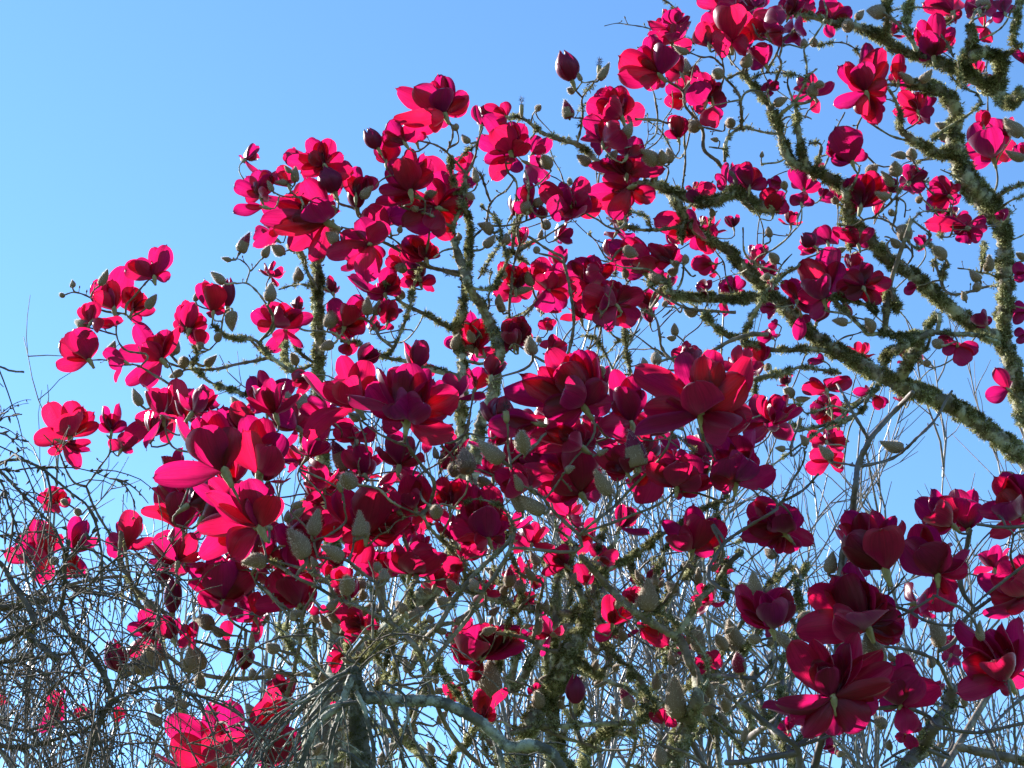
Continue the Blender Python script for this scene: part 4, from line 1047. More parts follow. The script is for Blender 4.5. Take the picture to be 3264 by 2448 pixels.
def settle(c):
    n = len(c.P)
    dd = np.linspace(c.d0, c.d1, n) + np.r_[0, rs.normal(0, 0.03, max(0, n - 2)), 0] if n > 2 else np.array([c.d0, c.d1])
    c.S = catmull(np.c_[c.P, dd], 5.0)
    m = len(c.S)
    f = np.linspace(0, 1, m)
    c.R = (1.12 if c.moss >= 2 else 1.05) * (c.r0 * (1 - f) + c.r1 * f) / ZOOM * K0 * c.S[:, 2]
    # knees and joints: small wobble of the line, thicker at the nodes
    wob = np.zeros((m, 2))
    a = rs.uniform(0, 6.28, 4)
    s = np.arange(m) * 5.0
    for q in range(2):
        z = s / (23 + 6 * q) + a[q]
        wob[:, q] = 1.1 * (np.abs(((z / np.pi) % 2) - 1) * 2 - 1) + 0.8 * np.sin(s / 47 + a[q + 2])
    ease = np.sin(np.pi * f) ** 0.5
    c.S[:, :2] += wob * ease[:, None] * min(3.4, 0.9 + 13.0 / max(c.r0, 5))
    c.W = np.array([at(*q) for q in c.S])
    node = 0.5 + 0.5 * np.sin(s / 6.5 + 3 * np.sin(s / 29 + a[0]))
    c.R *= 1 + (0.34 if c.r0 < 15 else 0.14) * (node - 0.4) + rs.normal(0, 0.05, m)
    TREES[c.tree]['chains'].append(c)

for c in [q for q in pend if q.root]:
    settle(c)
pend = [q for q in pend if not q.root]
while pend:
    done = []
    for c in pend:
        a = nearest(c.tree, *c.P[0], 26 + c.r0 * .3)
        b = nearest(c.tree, *c.P[-1], 14)
        if a is None and b is None:
            continue
        if a:
            c.par = a
            c.d0 = a[0].S[a[1], 2]
            c.P[0] = a[0].S[a[1], :2]
            if not b:
                c.d1 = c.d0 + max(-0.5, min(0.5, (c.d - c.d0))) * 0.6
        if b and (not a or b[0] is not a[0]):
            c.d1 = b[0].S[b[1], 2]
            if abs(c.d1 - c.d0) > 0.8 and a:
                c.d1 = c.d0
            else:
                c.P[-1] = b[0].S[b[1], :2]
            if not a:
                c.par = b
                c.d0 = c.d1 + max(-0.5, min(0.5, (c.d - c.d1))) * 0.6
        settle(c)
        done.append(c)
    if done:
        pend = [c for c in pend if c not in done]
        continue
    # nothing touches: run the thickest one on to the nearest limb by a twig of its own
    c = max(pend, key=lambda q: q.r0)
    pend.remove(c)
    T = TREES[c.tree]
    best = None
    p0 = at(*c.P[0], c.d)
    for o in T['chains']:
        dist = np.linalg.norm(o.W - p0, axis=1) + 0.5 * np.maximum(0, o.W[:, 2] - p0[2] + 0.1)
        k = int(np.argmin(dist))
        if best is None or dist[k] < best[0]:
            best = (dist[k], o, k)
    settle(c)
    o, k = best[1], best[2]
    c.par = (o, k)
    d1 = unit(c.W[0] - c.W[min(3, len(c.W) - 1)])
    q = best[0]
    B = bez(o.W[k], o.W[k] + np.array([0, 0, 0.15 * q]), c.W[0] + d1 * 0.35 * q + np.array([0, 0, -0.15 * q]), c.W[0], max(6, int(q / 0.03)))
    c.extra.append((B, np.linspace(min(o.R[k] * .8, c.R[0] * 1.3), c.R[0], len(B))))

# which limbs are objects of their own; the thin ones belong to the limb they grow from
for T in TREES.values():
    for c in T['chains']:
        c.owner = c if (c.r0 > 11 or c.par is None) else None
for T in TREES.values():
    for c in T['chains']:
        q, hop = c, 0
        while q.owner is None and hop < 40:
            q = q.par[0]
            hop += 1
        c.owner = q.owner or q
        c.owner.owner = c.owner
    for c in T['chains']:
        if c.owner is c:
            c.mb, c.mossmb, c.budmb = MB(), MB(), MB()
        T['nodes'].append((c, c.W, c.S, c.R))

def spur(mb, p, d, ln, r):
    d = unit(d)
    e = p + d * ln
    k = unit(d + np.array([0, 0, 0.7]))
    P = bez(p, p + d * ln * .4, e - k * ln * .2, e + k * ln * .25, 5)
    tube(mb, P, [r, r * .9, r * .8, r * .8, r * .75], 5)
    B = [e + k * ln * .25 + k * r * s for s in (0, 1.2, 2.6, 4.2, 5.4)]
    tube(mb, B, [r * .8, r * 1.5, r * 1.6, r * .9, r * .15], 6)

for key, T in TREES.items():
    for c in T['chains']:
        mb = c.owner.mb
        px = K0 / ZOOM * c.S[0, 2]
        tube(mb, c.W, c.R * (0.9 if c.moss >= 3 else 1), 10 if c.r0 > 20 else 7, 0.16 if c.moss >= 2 else 0.07)
        for B, R in c.extra:
            tube(mb, B, R, 7, 0.07)
            if c.moss >= 2:
                moss_blades(c.owner.mossmb, B, R, 1.5, px)
        if c.root:
            tr = T['top']
            q = np.linalg.norm(c.W[0] - tr)
            dirn = unit(c.W[0] - c.W[min(4, len(c.W) - 1)])
            B = bez(c.W[0], c.W[0] + dirn * 0.4 * q + np.array([0, 0, -0.2 * q]), tr + np.array([0, 0, 0.25 * q]), tr - np.array([0, 0, 0.1]), 24)
            tube(mb, B, np.linspace(c.R[0], c.R[0] * 1.4, 24), 9, 0.1)
        if c.moss:
            moss_blades(c.owner.mossmb, c.W, c.R, (0, .5, 1.4, 2.5)[c.moss], px)
        # spurs with resting buds
        if c.r0 < 26:
            for _ in range(int(len(c.W) / 8)):
                k = rs.integers(2, len(c.W) - 1) if len(c.W) > 4 else 1
                d = rs.normal(size=3)
                d[2] += .3
                spur(mb, c.W[k], d, rs.uniform(14, 40) * px, rs.uniform(3.0, 4.6) * px)

def reach(tree, base, axis):
    """the limb of a tree that a flower or bud at this place would grow from"""
    best = None
    for c, Wc, Sc, Rc in TREES[tree]['nodes']:
        v = Wc - base
        dist = np.linalg.norm(v, axis=1)
        cost = dist + 1.2 * np.maximum(0, v @ axis)
        k = int(np.argmin(cost))
        if best is None or cost[k] < best[0]:
            best = (cost[k], c, k, dist[k], Wc, Rc)
    return best

def whose(tree, base, axis):
    """the two middle magnolias mingle: a bloom belongs to the one whose limb is nearer"""
    if tree not in 'cl':
        return tree
    return min('cl', key=lambda q: reach(q, base, axis)[0])

def attach(tree, base, axis, r, fallback_px):
    """a twig from the nearest limb to the foot of a flower or bud"""
    T = TREES[tree]
    _, c, k, q, Wc, Rc = reach(tree, base, axis)
    if q < 0.006:
        return c
    p = Wc[k]
    side = rs.normal(size=3) * 0.12 * q
    B = bez(p, p + unit(base - p + np.array([0, 0, .3 * q])) * .35 * q + side, base - axis * .4 * q, base + axis * r * .5, max(5, int(q / 0.02)))
    R = np.linspace(min(Rc[k] * .9, r * 1.3), r, len(B)) * (1 + rs.normal(0, .08, len(B)))
    tube(c.owner.mb, B, R, 6, 0.06)
    T['nodes'].append((c, B, None, R))
    return c

def near_depth(tree, sx, sy, d, lim=110):
    b = nearest(tree, sx, sy, lim) or (nearest('l', sx, sy, lim) if tree == 'c' else None)
    if b is None:
        return d
    dd = b[0].S[b[1], 2]
    return dd if abs(dd - d) < 0.9 else d

# ---------------------------------------------------------------- flowers
PT_ROWS, PT_COLS = 13, 11
TT = 1 - (1 - np.linspace(0, 1, PT_ROWS)) ** 1.35
UU = np.linspace(-1, 1, PT_COLS)

def petal_sheet(B, tip, wid, n_in, s, rng):
    """an obovate tepal from its claw B to its tip, hollow towards n_in"""
    m = tip - B
    Lm = np.linalg.norm(m)
    p = 0.60 + rng.uniform(-.06, .06)
    tip_pow = rng.uniform(1.5, 2.7)
    sharp = rng.uniform(0, .10) if rng.random() < .6 else 0.0
    asym = rng.uniform(-.14, .14)
    roll_l, roll_r = rng.uniform(-.55, .85, 2)
    fold = rng.uniform(0, .10)
    nick = (rng.uniform(.55, .95), rng.choice([-1, 1]), rng.uniform(.05, .16)) if rng.random() < .35 else None
    hw = np.where(TT < p, 0.20 + 0.80 * np.sin(np.pi / 2 * np.clip(TT / p, 0, 1)) ** 1.15,
                  np.sqrt(np.clip(1 - np.clip((TT - p) / (1 - p), 0, 1) ** tip_pow, 0, 1)))
    hw[-1] = 0.02
    cup = rng.uniform(.10, .24)
    bul = rng.uniform(.07, .16)
    curl = rng.uniform(-.75, .55)
    tw = rng.uniform(-.55, .55)
    ph = rng.uniform(0, 6.28, 3)
    V = np.empty((PT_ROWS, PT_COLS, 3))
    for i, t in enumerate(TT):
        h = hw[i] * wid / 2
        a = tw * (t - .5)
        sd = s * math.cos(a) + n_in * math.sin(a)
        lift = -bul * Lm * math.sin(math.pi * min(1, t * 1.05)) + curl * Lm * max(0, t - .72) ** 2 * 1.8
        for j, u in enumerate(UU):
            wv = .055 * wid * (math.sin(5 * t + ph[0] + 2.2 * u) * abs(u) + .6 * math.sin(9 * t + ph[1]) * u * u)
            e = max(0, abs(u) - .55) / .45
            rl = (roll_r if u > 0 else roll_l) * e * e * .34 * wid * hw[i]
            ax_ = sharp * Lm * (1 - abs(u)) ** 2 * max(0, (t - .75) / .25) ** 2
            hh = u * h * (1 - .10 * e * abs(roll_r if u > 0 else roll_l))
            if nick and nick[1] * u > .6:
                hh *= 1 - nick[2] * math.exp(-((t - nick[0]) / .06) ** 2)
            bow = asym * wid * math.sin(math.pi * t)
            crease = fold * wid * hw[i] * (math.exp(-(u / .18) ** 2) - .3)
            V[i, j] = B + m * t + sd * (hh + bow) + n_in * (lift + cup * wid * hw[i] * u * u * .8 + wv + rl - crease) + m / Lm * ax_
    uv = np.array([[(u + 1) / 2, t] for t in TT for u in UU])
    return V.reshape(-1, 3), grid_faces(PT_ROWS, PT_COLS), uv

def goblet_sheets(B, tip, wid, rng, n=5):
    ax = tip - B
    Lm = np.linalg.norm(ax)
    a = ax / Lm
    e1 = unit(np.cross(a, rng.normal(size=3)))
    e2 = np.cross(a, e1)
    out = []
    off = rng.uniform(0, 6.28)
    for k in range(n):
        th = off + k * 2 * math.pi / n
        span = math.radians(rng.uniform(120, 150))
        sc_ = 1 - 0.05 * (k % 3)
        Lk = Lm * rng.uniform(.93, 1.03)
        V = []
        for t in TT:
            R = wid / 2 * sc_ * (math.sin(math.pi * min(1, (t * .86 + .05)) ** .82)) ** .8
            R = max(R, .012 * wid)
            for u in UU:
                q = th + u * span / 2 * (1 - .75 * t ** 5)
                tt = t - (u * u) * .18 * t ** 3
                V.append(B + a * Lk * tt + (e1 * math.cos(q) + e2 * math.sin(q)) * R * (1 + .10 * u * (1 - t)))
        uv = np.array([[(u + 1) / 2, t] for t in TT for u in UU])
        out.append((np.array(V), grid_faces(PT_ROWS, PT_COLS), uv))
    return out

def calyx(mb, B, a, s, rng):
    """swollen foot of the flower with its two bud scales folded back"""
    prof = [(-.34, .045), (-.24, .055), (-.16, .075), (-.07, .085), (0, .075), (.06, .05), (.16, .03)]
    tube(mb, [B + a * p * s for p, _ in prof], [r * s for _, r in prof], 8, .06)
    for _ in range(rng.integers(0, 3)):
        d = unit(np.cross(a, rng.normal(size=3)))
        st = B - a * .16 * s
        V, F, uv = petal_sheet(st, st + (d * .5 + a * rng.uniform(-.5, .8)) * .26 * s, .10 * s, unit(a), unit(np.cross(d, a)), rng)
        mb.add(V, F, uv)

flowers = []
for tile, (tr0, dep, txt) in FL.items():
    for ln in txt.splitlines():
        h, body = ln.split(':')
        h = h.strip()
        closed = h.startswith('c')
        h = h.lstrip('c')
        tr, d, mixk = tr0, dep, .75
        if '@' in h:
            h, q = h.split('@')
            if q and q[-1].isalpha():
                tr, q = q[-1], q[:-1]
            if q:
                d, mixk = float(q), .35
        f = dict(tree=tr, closed=closed, petals=[])
        f['b'] = sp(tile, *map(float, h.split(',')))
        for q in body.split(';'):
            q = list(map(float, q.split(',')))
            tx, ty = sp(tile, q[0], q[1])
            f['petals'].append((tx, ty, q[2] / ZOOM, q[3] if len(q) > 3 else .1))
        nd = near_depth(tr, *f['b'], d)
        f['d'] = d * (1 - mixk) + nd * mixk + rs.uniform(-.06, .06)
        f['size'] = np.mean([math.hypot(p[0] - f['b'][0], p[1] - f['b'][1]) for p in f['petals']])
        flowers.append(f)

def flower_sheets(f):
    d = f['d']
    px = K0 * d
    B = at(*f['b'], d)
    v = unit(B - EYE)
    sheets = []
    if f.get('free'):
        s = f['size'] * px
        ax = unit(np.array([0, 0, 1.0]) + rs.normal(size=3) * .45)
        f['axis'], f['len'] = ax, s
        e1 = unit(np.cross(ax, rs.normal(size=3)))
        e2 = np.cross(ax, e1)
        style = rs.choice(['tight', 'half', 'wide', 'floppy'], p=[.2, .35, .25, .2])
        lo, hi, out0, out1 = dict(tight=(6, 20, 20, 40), half=(12, 34, 45, 80), wide=(20, 55, 75, 105), floppy=(15, 60, 90, 150))[style]
        a0 = rs.uniform(0, 6.28)
        for k in range(9):
            outer = k < 3
            az = a0 + (k * 2.094 if outer else k * 1.047 + .5) + rs.uniform(-.25, .25)
            th = math.radians(rs.uniform(out0, out1) if outer else rs.uniform(lo, hi))
            rad = e1 * math.cos(az) + e2 * math.sin(az)
            dr = ax * math.cos(th) + rad * math.sin(th)
            nn = ax * math.sin(th) - rad * math.cos(th)
            ln = s * rs.uniform(.85, 1.12) * (1 if outer else .95)
            sheets.append((petal_sheet(B, B + dr * ln, s * rs.uniform(.46, .62), nn, np.cross(dr, nn), rs), 'petal'))
        return B, sheets
    if f['closed']:
        tx, ty, wd, _ = f['petals'][0]
        T = at(tx, ty, d + rs.uniform(-.2, .2) * .06)
        f['axis'] = unit(T - B)
        f['len'] = np.linalg.norm(T - B)
        for s in goblet_sheets(B, T, wd * px, rs, 5):
            sheets.append((s, 'goblet'))
        return B, sheets
    tips = []
    for tx, ty, wd, z in f['petals']:
        l2 = math.hypot(tx - f['b'][0], ty - f['b'][1])
        zz = abs(z) * l2
        need = (1.25 * wd) ** 2 - l2 * l2
        if need > 0:
            zz = max(zz, math.sqrt(need))
        gx = 1.05
        T = at(f['b'][0] + (tx - f['b'][0]) * gx, f['b'][1] + (ty - f['b'][1]) * gx, d + math.copysign(zz * px, z if z != 0 else .1))
        tips.append(T)
    C = np.mean(tips, axis=0)
    ax = unit(unit(C - B) + np.array([0, 0, .35]))
    f['axis'] = ax
    f['len'] = float(np.mean([np.linalg.norm(t - B) for t in tips]))
    for T, (tx, ty, wd, z) in zip(tips, f['petals']):
        m = T - B
        Lm = np.linalg.norm(m)
        t = m / Lm
        wt = wd * px * 1.05
        full = max(wt, .43 * Lm)
        s = unit(np.cross(t, v))
        roll = math.acos(min(1, wt / full)) * rs.choice([-1, 1])
        nn = np.cross(s, t)
        s = s * math.cos(roll) + nn * math.sin(roll)
        nn = unit(np.cross(s, t))
        mid = B + m * .5
        qv = (B + ax * max(0.2 * Lm, np.dot(mid - B, ax))) - mid + v * (.45 * Lm * (-1 if z >= 0 else 1))
        if np.dot(nn, qv) < 0:
            nn, s = -nn, -s
        kind = 'petal'
        sheets.append((petal_sheet(B - ax * .02 * Lm, T, full, nn, s, rs), kind))
    # tepals glimpsed between and behind the near ones
    if len(tips) >= 5:
        angs = sorted((math.atan2(-(p[1] - f['b'][1]), p[0] - f['b'][0]), k) for k, p in enumerate(f['petals']))
        for (a0, k0), (a1, k1) in zip(angs, angs[1:]):
            if .35 < a1 - a0 < 1.7 and rs.random() < .5:
                T = B + ((tips[k0] - B) + (tips[k1] - B)) * .5 * rs.uniform(.98, 1.15) + v * .16 * f['len']
                m = T - B
                if np.linalg.norm(m) < .3 * f['len']:
                    continue
                s = unit(np.cross(unit(m), v))
                nn = unit(np.cross(s, unit(m)))
                if np.dot(nn, v) > 0:
                    nn, s = -nn, -s
                sheets.append((petal_sheet(B, T, .5 * f['len'], nn, s, rs), 'petal'))
    # inner tepals that close the heart of the bloom
    if len(tips) >= 4 and f['size'] > 60:
        for _ in range(2):
            dirn = unit(ax + rs.normal(size=3) * .25)
            T = B + dirn * f['len'] * rs.uniform(.55, .72)
            s = unit(np.cross(dirn, rs.normal(size=3)))
            sheets.append((petal_sheet(B, T, .42 * f['len'], unit(np.cross(s, dirn)), s, rs), 'petal'))
    return B, sheets

# blooms glimpsed behind the measured ones, where the clusters are thick (region of the view, how many, size, distance, tree)
PACK = [(330, 880, 640, 1310, 13, 105, 150, 4.6, 5.0, 'c'), (640, 990, 900, 1260, 10, 90, 130, 4.9, 5.3, 'c'),
        (900, 890, 1180, 1200, 9, 85, 125, 4.8, 5.3, 'c'), (1050, 790, 1680, 1060, 13, 100, 150, 4.7, 5.1, 'c'),
        (520, 330, 1000, 610, 11, 80, 115, 6.2, 6.6, 'c'), (1420, 10, 1800, 230, 7, 75, 105, 6.3, 6.7, 'r'),
        (1390, 350, 2000, 620, 15, 55, 90, 6.5, 7.0, 'r'), (1080, 530, 1420, 700, 7, 70, 100, 6.4, 6.8, 'c'),
        (880, 1230, 1250, 1450, 5, 80, 110, 5.0, 5.5, 'c'), (1700, 1040, 2212, 1560, 9, 95, 140, 4.3, 4.8, 'n'),
        (1900, 0, 2190, 320, 7, 55, 85, 6.6, 7.0, 'r'), (360, 1330, 640, 1640, 5, 100, 140, 4.7, 5.1, 'c'),
        (540, 590, 900, 720, 5, 60, 85, 6.4, 6.8, 'c'), (1020, 270, 1420, 520, 8, 65, 95, 6.5, 6.9, 'r'),
        (1250, 1150, 1600, 1420, 6, 70, 100, 5.1, 5.6, 'c'), (640, 770, 1000, 960, 8, 90, 140, 4.8, 5.2, 'c'),
        (340, 880, 700, 1320, 16, 120, 165, 4.6, 5.0, 'c'), (640, 960, 1000, 1300, 13, 105, 150, 4.7, 5.2, 'c'), (1050, 880, 1700, 1060, 9, 120, 160, 4.6, 4.9, 'c'), (1300, 500, 1650, 760, 6, 60, 90, 6.6, 7.0, 'r'),
        (1650, 560, 2000, 960, 8, 55, 90, 6.5, 7.0, 'r'), (900, 960, 1500, 1180, 9, 90, 130, 4.9, 5.4, 'c')]
for x0, y0, x1, y1, n, s0, s1, d0, d1, tr in PACK:
    for k in range(n):
        q = (k + rs.random()) / n
        x = x0 + (x1 - x0) * q
        y = y0 + (y1 - y0) * ((k * .618 + rs.uniform(0, .25)) % 1)
        dd = rs.uniform(d0, d1)
        flowers.append(dict(tree=tr, free=True, b=(x * 1.4756, y * 1.4756), d=dd, size=rs.uniform(s0, s1) * 1.4756 * .52))
flowers.sort(key=lambda f: -f['size'])
count = {}
rest = {}
for f in flowers:
    B, sheets = flower_sheets(f)
    s = f['len']
    key = whose(f['tree'], B - f['axis'] * .3 * s, f['axis'])
    T = TREES[key]
    attach(key, B - f['axis'] * .3 * s, f['axis'], max(.030 * s, 2.2 * K0 * f['d']), f['b'])
    cm = MB()
    calyx(cm, B, f['axis'], s, rs)
    count[key] = count.get(key, 0) + 1
    if count[key] > 99:
        mb = rest.setdefault(key, MB())
        for (V, F, uv), kind in sheets:
            mb.add(V, F, uv)
        for V in cm.v:
            pass
        mb.add(np.concatenate(cm.v), cm.f, None, 1)
        continue
    fo = cm.build('flower', M['calyx'], T['root'], B)
    for (V, F, uv), kind in sheets:
        pm = MB()
        pm.add(V, F, uv)
        pm.build('petal', M[kind], fo, B)
for key, mb in rest.items():
    o = mb.build('flower', [M['petal'], M['calyx']], TREES[key]['root'])
    o['kind'] = 'stuff'

# ---------------------------------------------------------------- furry winter buds
def bud_mesh(k, purple):
    rng = np.random.default_rng(50 + k)
    mb = MB()
    n, c = 14, 12
    bend = rng.uniform(-.16, .16)
    fat = rng.uniform(.56, .72)
    V = []
    tt = np.linspace(0, 1, n)
    def R(t):
        return max(.012, .5 * (math.sin(math.pi * min(1, t * .90 + .09) ** fat)) ** .85 * (1 if t < .97 else .6))
    def cen(t):
        return np.array([bend * math.sin(math.pi * t) * .9, 0, t])
    for t in tt:
        for q in np.linspace(0, 2 * math.pi, c, endpoint=False):
            rr = R(t) * (1 + .05 * math.cos(q) * math.sin(3 * t) + .02 * rng.normal())
            V.append(cen(t) + np.array([math.cos(q) * rr, math.sin(q) * rr, 0]))
    F = grid_faces(n, c, True)
    V += [cen(0) - np.array([0, 0, .02]), cen(1) + np.array([0, 0, .04])]
    for j in range(c):
        F.append((n * c, (j + 1) % c, j))
        F.append((n * c + 1, (n - 1) * c + j, (n - 1) * c + (j + 1) % c))
    mb.add(V, F)
    if purple:
        for i in range(len(mb.f)):
            row, cc = divmod(i, c)
            if row > 6 or (row > 1 and cc in (2, 3, 4, 5, 6)):
                mb.mi[i] = 2
    hairs = 580 if not purple else 280
    for _ in range(hairs):
        t = rng.uniform(.02, .97)
        q = rng.uniform(0, 6.283)
        o = np.array([math.cos(q), math.sin(q), 0])
        p = cen(t) + o * R(t) * .97
        h = o * rng.uniform(.06, .16) + np.array([0, 0, rng.uniform(.02, .09)]) + rng.normal(size=3) * .02
        sd = unit(np.cross(h, rng.normal(size=3))) * .004
        mb.add([p - sd, p + sd, p + h], [(0, 1, 2)], None, 1)
    return mb.mesh('bud', [M['bud'], M['hair'], M['goblet']])
BUDS = [bud_mesh(k, False) for k in range(6)] + [bud_mesh(9 + k, True) for k in range(2)]

buds = []
for tile, (tr0, txt) in BU.items():
    for q in txt.split():
        purple = q.endswith('p')
        bx, by, tx, ty, wd = map(float, q.rstrip('p').split(','))
        b, t = sp(tile, bx, by), sp(tile, tx, ty)
        tr = tr0
        if tile == 'C' and bx < 700: tr = 'c'
        if tile == 'G' and bx > 1300 and by < 780: tr = 'r'
        if tile == 'K' and bx > 1690: tr = 'n'
        d = DEP[tile]
        if tile == 'G' and by > 900: d = 5.0
        if tile == 'F' and by > 1000: d = 5.0
        d = near_depth(tr, *b, d, 90) - .03 + rs.uniform(-.05, .05)
        buds.append((tr, b, t, wd / ZOOM * 1.14, d, purple))
for _ in range(125):
    x, y = rs.uniform(1000, 2450), rs.uniform(1780, 2440)
    tr = 'c' if x < 2320 else 'n'
    a, s_ = rs.normal(1.57, .7), rs.uniform(24, 52)
    d = near_depth(tr, x, y, rs.uniform(4.8, 5.6), 90) + rs.uniform(-.05, .15)
    buds.append((tr, (x, y), (x + s_ * math.cos(a), y - s_ * math.sin(a)), s_ * rs.uniform(.5, .62), d, False))
buds.sort(key=lambda q: -q[3])
bcount, brest = {}, {}
for tr, b, t, wd, d, purple in buds:
    px = K0 * d
    B = at(*b, d)
    l2 = math.hypot(t[0] - b[0], t[1] - b[1])
    wt = wd * px
    zz = 0.15 * l2
    need = (1.5 * wd) ** 2 - l2 * l2
    if need > 0:
        zz = math.sqrt(need)
    Tp = at(*t, d + rs.choice([-1, 1]) * zz * px)
    ax = unit(Tp - B)
    Lb = np.linalg.norm(Tp - B)
    tr = whose(tr, B - ax * .05 * Lb, ax)
    attach(tr, B - ax * .05 * Lb, ax, max(.13 * wt, 1.6 * px), b)
    me = BUDS[rs.integers(6, 8) if purple else rs.integers(0, 6)]
    rot = Vector(ax).to_track_quat('Z', 'Y').to_matrix()
    sp_ = rs.uniform(0, 6.28)
    from mathutils import Matrix
    mtx = rot @ Matrix.Rotation(sp_, 3, 'Z') @ Matrix.Diagonal((wt, wt, Lb))
    bcount[tr] = bcount.get(tr, 0) + 1
    if bcount[tr] > 99:
        mb = brest.setdefault(tr, MB())
        vv = np.array([mtx @ x.co for x in me.vertices]) + B
        k0 = mb.n
        mb.add(vv, [tuple(p.vertices) for p in me.polygons])
        mb.mi[-len(me.polygons):] = [p.material_index for p in me.polygons]
        continue
    o = bpy.data.objects.new('bud', me)
    col.objects.link(o)
    o.parent = TREES[tr]['root']
    o.matrix_local = Matrix.Translation(Vector(B - TREES[tr]['foot'])) @ mtx.to_4x4()
for tr, mb in brest.items():
    o = mb.build('bud', [M['bud'], M['hair'], M['goblet']], TREES[tr]['root'])
    o['kind'] = 'stuff'

# bare stamen heads left when the petals have dropped
for tile, tr, bx, by, tx, ty, wd in SPENT:
    d = near_depth(tr, *sp(tile, bx, by), DEP[tile], 90)
    B, Tp = at(*sp(tile, bx, by), d), at(*sp(tile, tx, ty), d)
    a, Ls, ww = unit(Tp - B), np.linalg.norm(Tp - B), wd / ZOOM * K0 * d
    mb = MB()
    tube(mb, [B + a * Ls * q for q in (-.3, -.1, .2, .5, .55)], [ww * q for q in (.2, .38, .42, .38, .2)], 8, .05)
    for _ in range(90):
        dd = unit(rs.normal(size=3) + a * .9)
        p = B + a * Ls * rs.uniform(.45, 1.0) + dd * ww * .2
        sd = unit(np.cross(dd, rs.normal(size=3))) * ww * .035
        mb.add([p - sd, p + sd, p + dd * ww * rs.uniform(.45, .8)], [(0, 1, 2)], None, 1)
    attach(tr, B - a * .3 * Ls, a, ww * .2, None)
    mb.build('spent_flower', [M['calyx'], M['stamen']], TREES[tr]['root'])

# the limbs themselves, now that every twig has joined the limb it grows from
for key, T in TREES.items():
    nb = 0
    for c in T['chains']:
        if c.owner is not c:
            continue
        m = M['smooth'] if key == 'n' else (M['mossbark'] if c.moss >= 2 else M['bark'])
        nb += 1
        bo = c.mb.build('branch', m, T['root'])
        if not c.mossmb.empty():
            mo = c.mossmb.build('moss', M['moss'], bo, parent_at(T['root']), smooth=False)
            mo['kind'] = 'stuff'
    print('tree', key, 'branches', nb, 'flowers', count.get(key), 'buds', bcount.get(key))

# ---------------------------------------------------------------- leafless trees behind, many upright whips
def whip(mb, p, d, ln, r, k=3, up=.5, nodes=5, wob=.10):
    P = [p]
    for i in range(nodes):
        d = unit(d + np.array([0, 0, up / nodes]) + rs.normal(size=3) * wob)
        P.append(P[-1] + d * ln / nodes)
    P = np.array(P)
    tube(mb, P, np.linspace(r, max(.0028, r * .4), len(P)), k, 0, 0, False)
    return P, d

def bare_tree(label, px_x, px_top, d, spread, limbs, seed_twigs, lean=0.0):
    top = at(px_x, px_top, d)
    foot = np.array([top[0] - lean, top[1], 0.0])
    Ht = top[2]
    t = thing('bare_tree', label, 'tree', foot, 'leafless trees standing behind the magnolias')
    tm, cm = MB(), MB()
    hs = np.linspace(0, 1, 10)
    th = Ht * .45
    tp = np.array([[foot[0] + lean * s * .4 + .06 * math.sin(s * 4), foot[1], th * s] for s in hs])
    tube(tm, tp, .085 * (1.25 - .6 * hs), 9, .05)
    tm.build('trunk', M['twig'], t)
    for i in range(limbs):
        q = rs.uniform(.45, 1)
        p = tp[int(q * 9)]
        az = i * 2.4 + rs.uniform(-.4, .4)
        ln = (Ht - p[2]) * rs.uniform(.62, .90)
        out = spread * rs.uniform(.35, 1.0)
        dd = unit(np.array([math.cos(az) * out + lean * .3, math.sin(az) * out * .8, ln]))
        P, _ = whip(cm, p, dd, ln, rs.uniform(.012, .024), 5, .12, 9, .13)
        for _ in range(int(seed_twigs * .65)):
            f = rs.uniform(.2, .97)
            k = min(len(P) - 2, int(f * (len(P) - 1)))
            p2 = P[k] + (P[k + 1] - P[k]) * rs.random()
            az2 = rs.uniform(0, 6.28)
            d2 = unit(unit(P[k + 1] - P[k]) + np.array([math.cos(az2), math.sin(az2), rs.uniform(-.1, .5)]) * rs.uniform(.4, .95))
            l2 = ln * rs.uniform(.12, .34) * (1.25 - f * .6)
            Q, _ = whip(cm, p2, d2, l2, rs.uniform(.006, .011), 4, .30, 6, .17)
            for _ in range(rs.integers(2, 6)):
                kk = rs.integers(1, len(Q) - 1)
                d3 = unit(unit(Q[kk + 1] - Q[kk]) + rs.normal(size=3) * .55)
                whip(cm, Q[kk], d3, l2 * rs.uniform(.2, .55), rs.uniform(.004, .0065), 3, .4, 3, .13)
    cm.build('crown', M['twig'], t)

BARE = [
 ('leftmost leafless tree, thin pale twigs under the small blooms at the left edge', 150, 1420, 12.5, .9, 7, 26, -.4),
 ('leafless tree of whip-like twigs left of the big pair of goblet blooms', 450, 1240, 13.5, .8, 8, 26, 0),
 ('leafless tree whose twigs show under the large left blooms', 800, 1280, 13, .9, 7, 24, 0),
 ('tall leafless tree with slanting twigs behind the mossy upright stem', 1280, 850, 14.5, 1.0, 9, 26, -.3),
 ('dense twiggy leafless tree behind the gap under the central blooms', 1700, 830, 14, 1.1, 10, 28, .2),
 ('leafless tree of pale upright shoots rising behind the topmost big bloom', 2080, 840, 14.5, 1.0, 10, 28, .1),
 ('leafless tree behind the mossy limbs right of the big blooms', 2430, 960, 13.5, 1.0, 9, 26, .2),
 ('open leafless tree with dark twigs behind the forked smooth stem', 2750, 1150, 12.5, .9, 8, 24, .2),
 ('sparse leafless tree below the thick mossy limb at the right', 3080, 1060, 13, .9, 7, 20, .1),
 ('rightmost leafless tree, its few twigs cut by the frame', 3330, 1000, 13.8, .8, 7, 20, 0),
]
for b in BARE:
    bare_tree(*b)

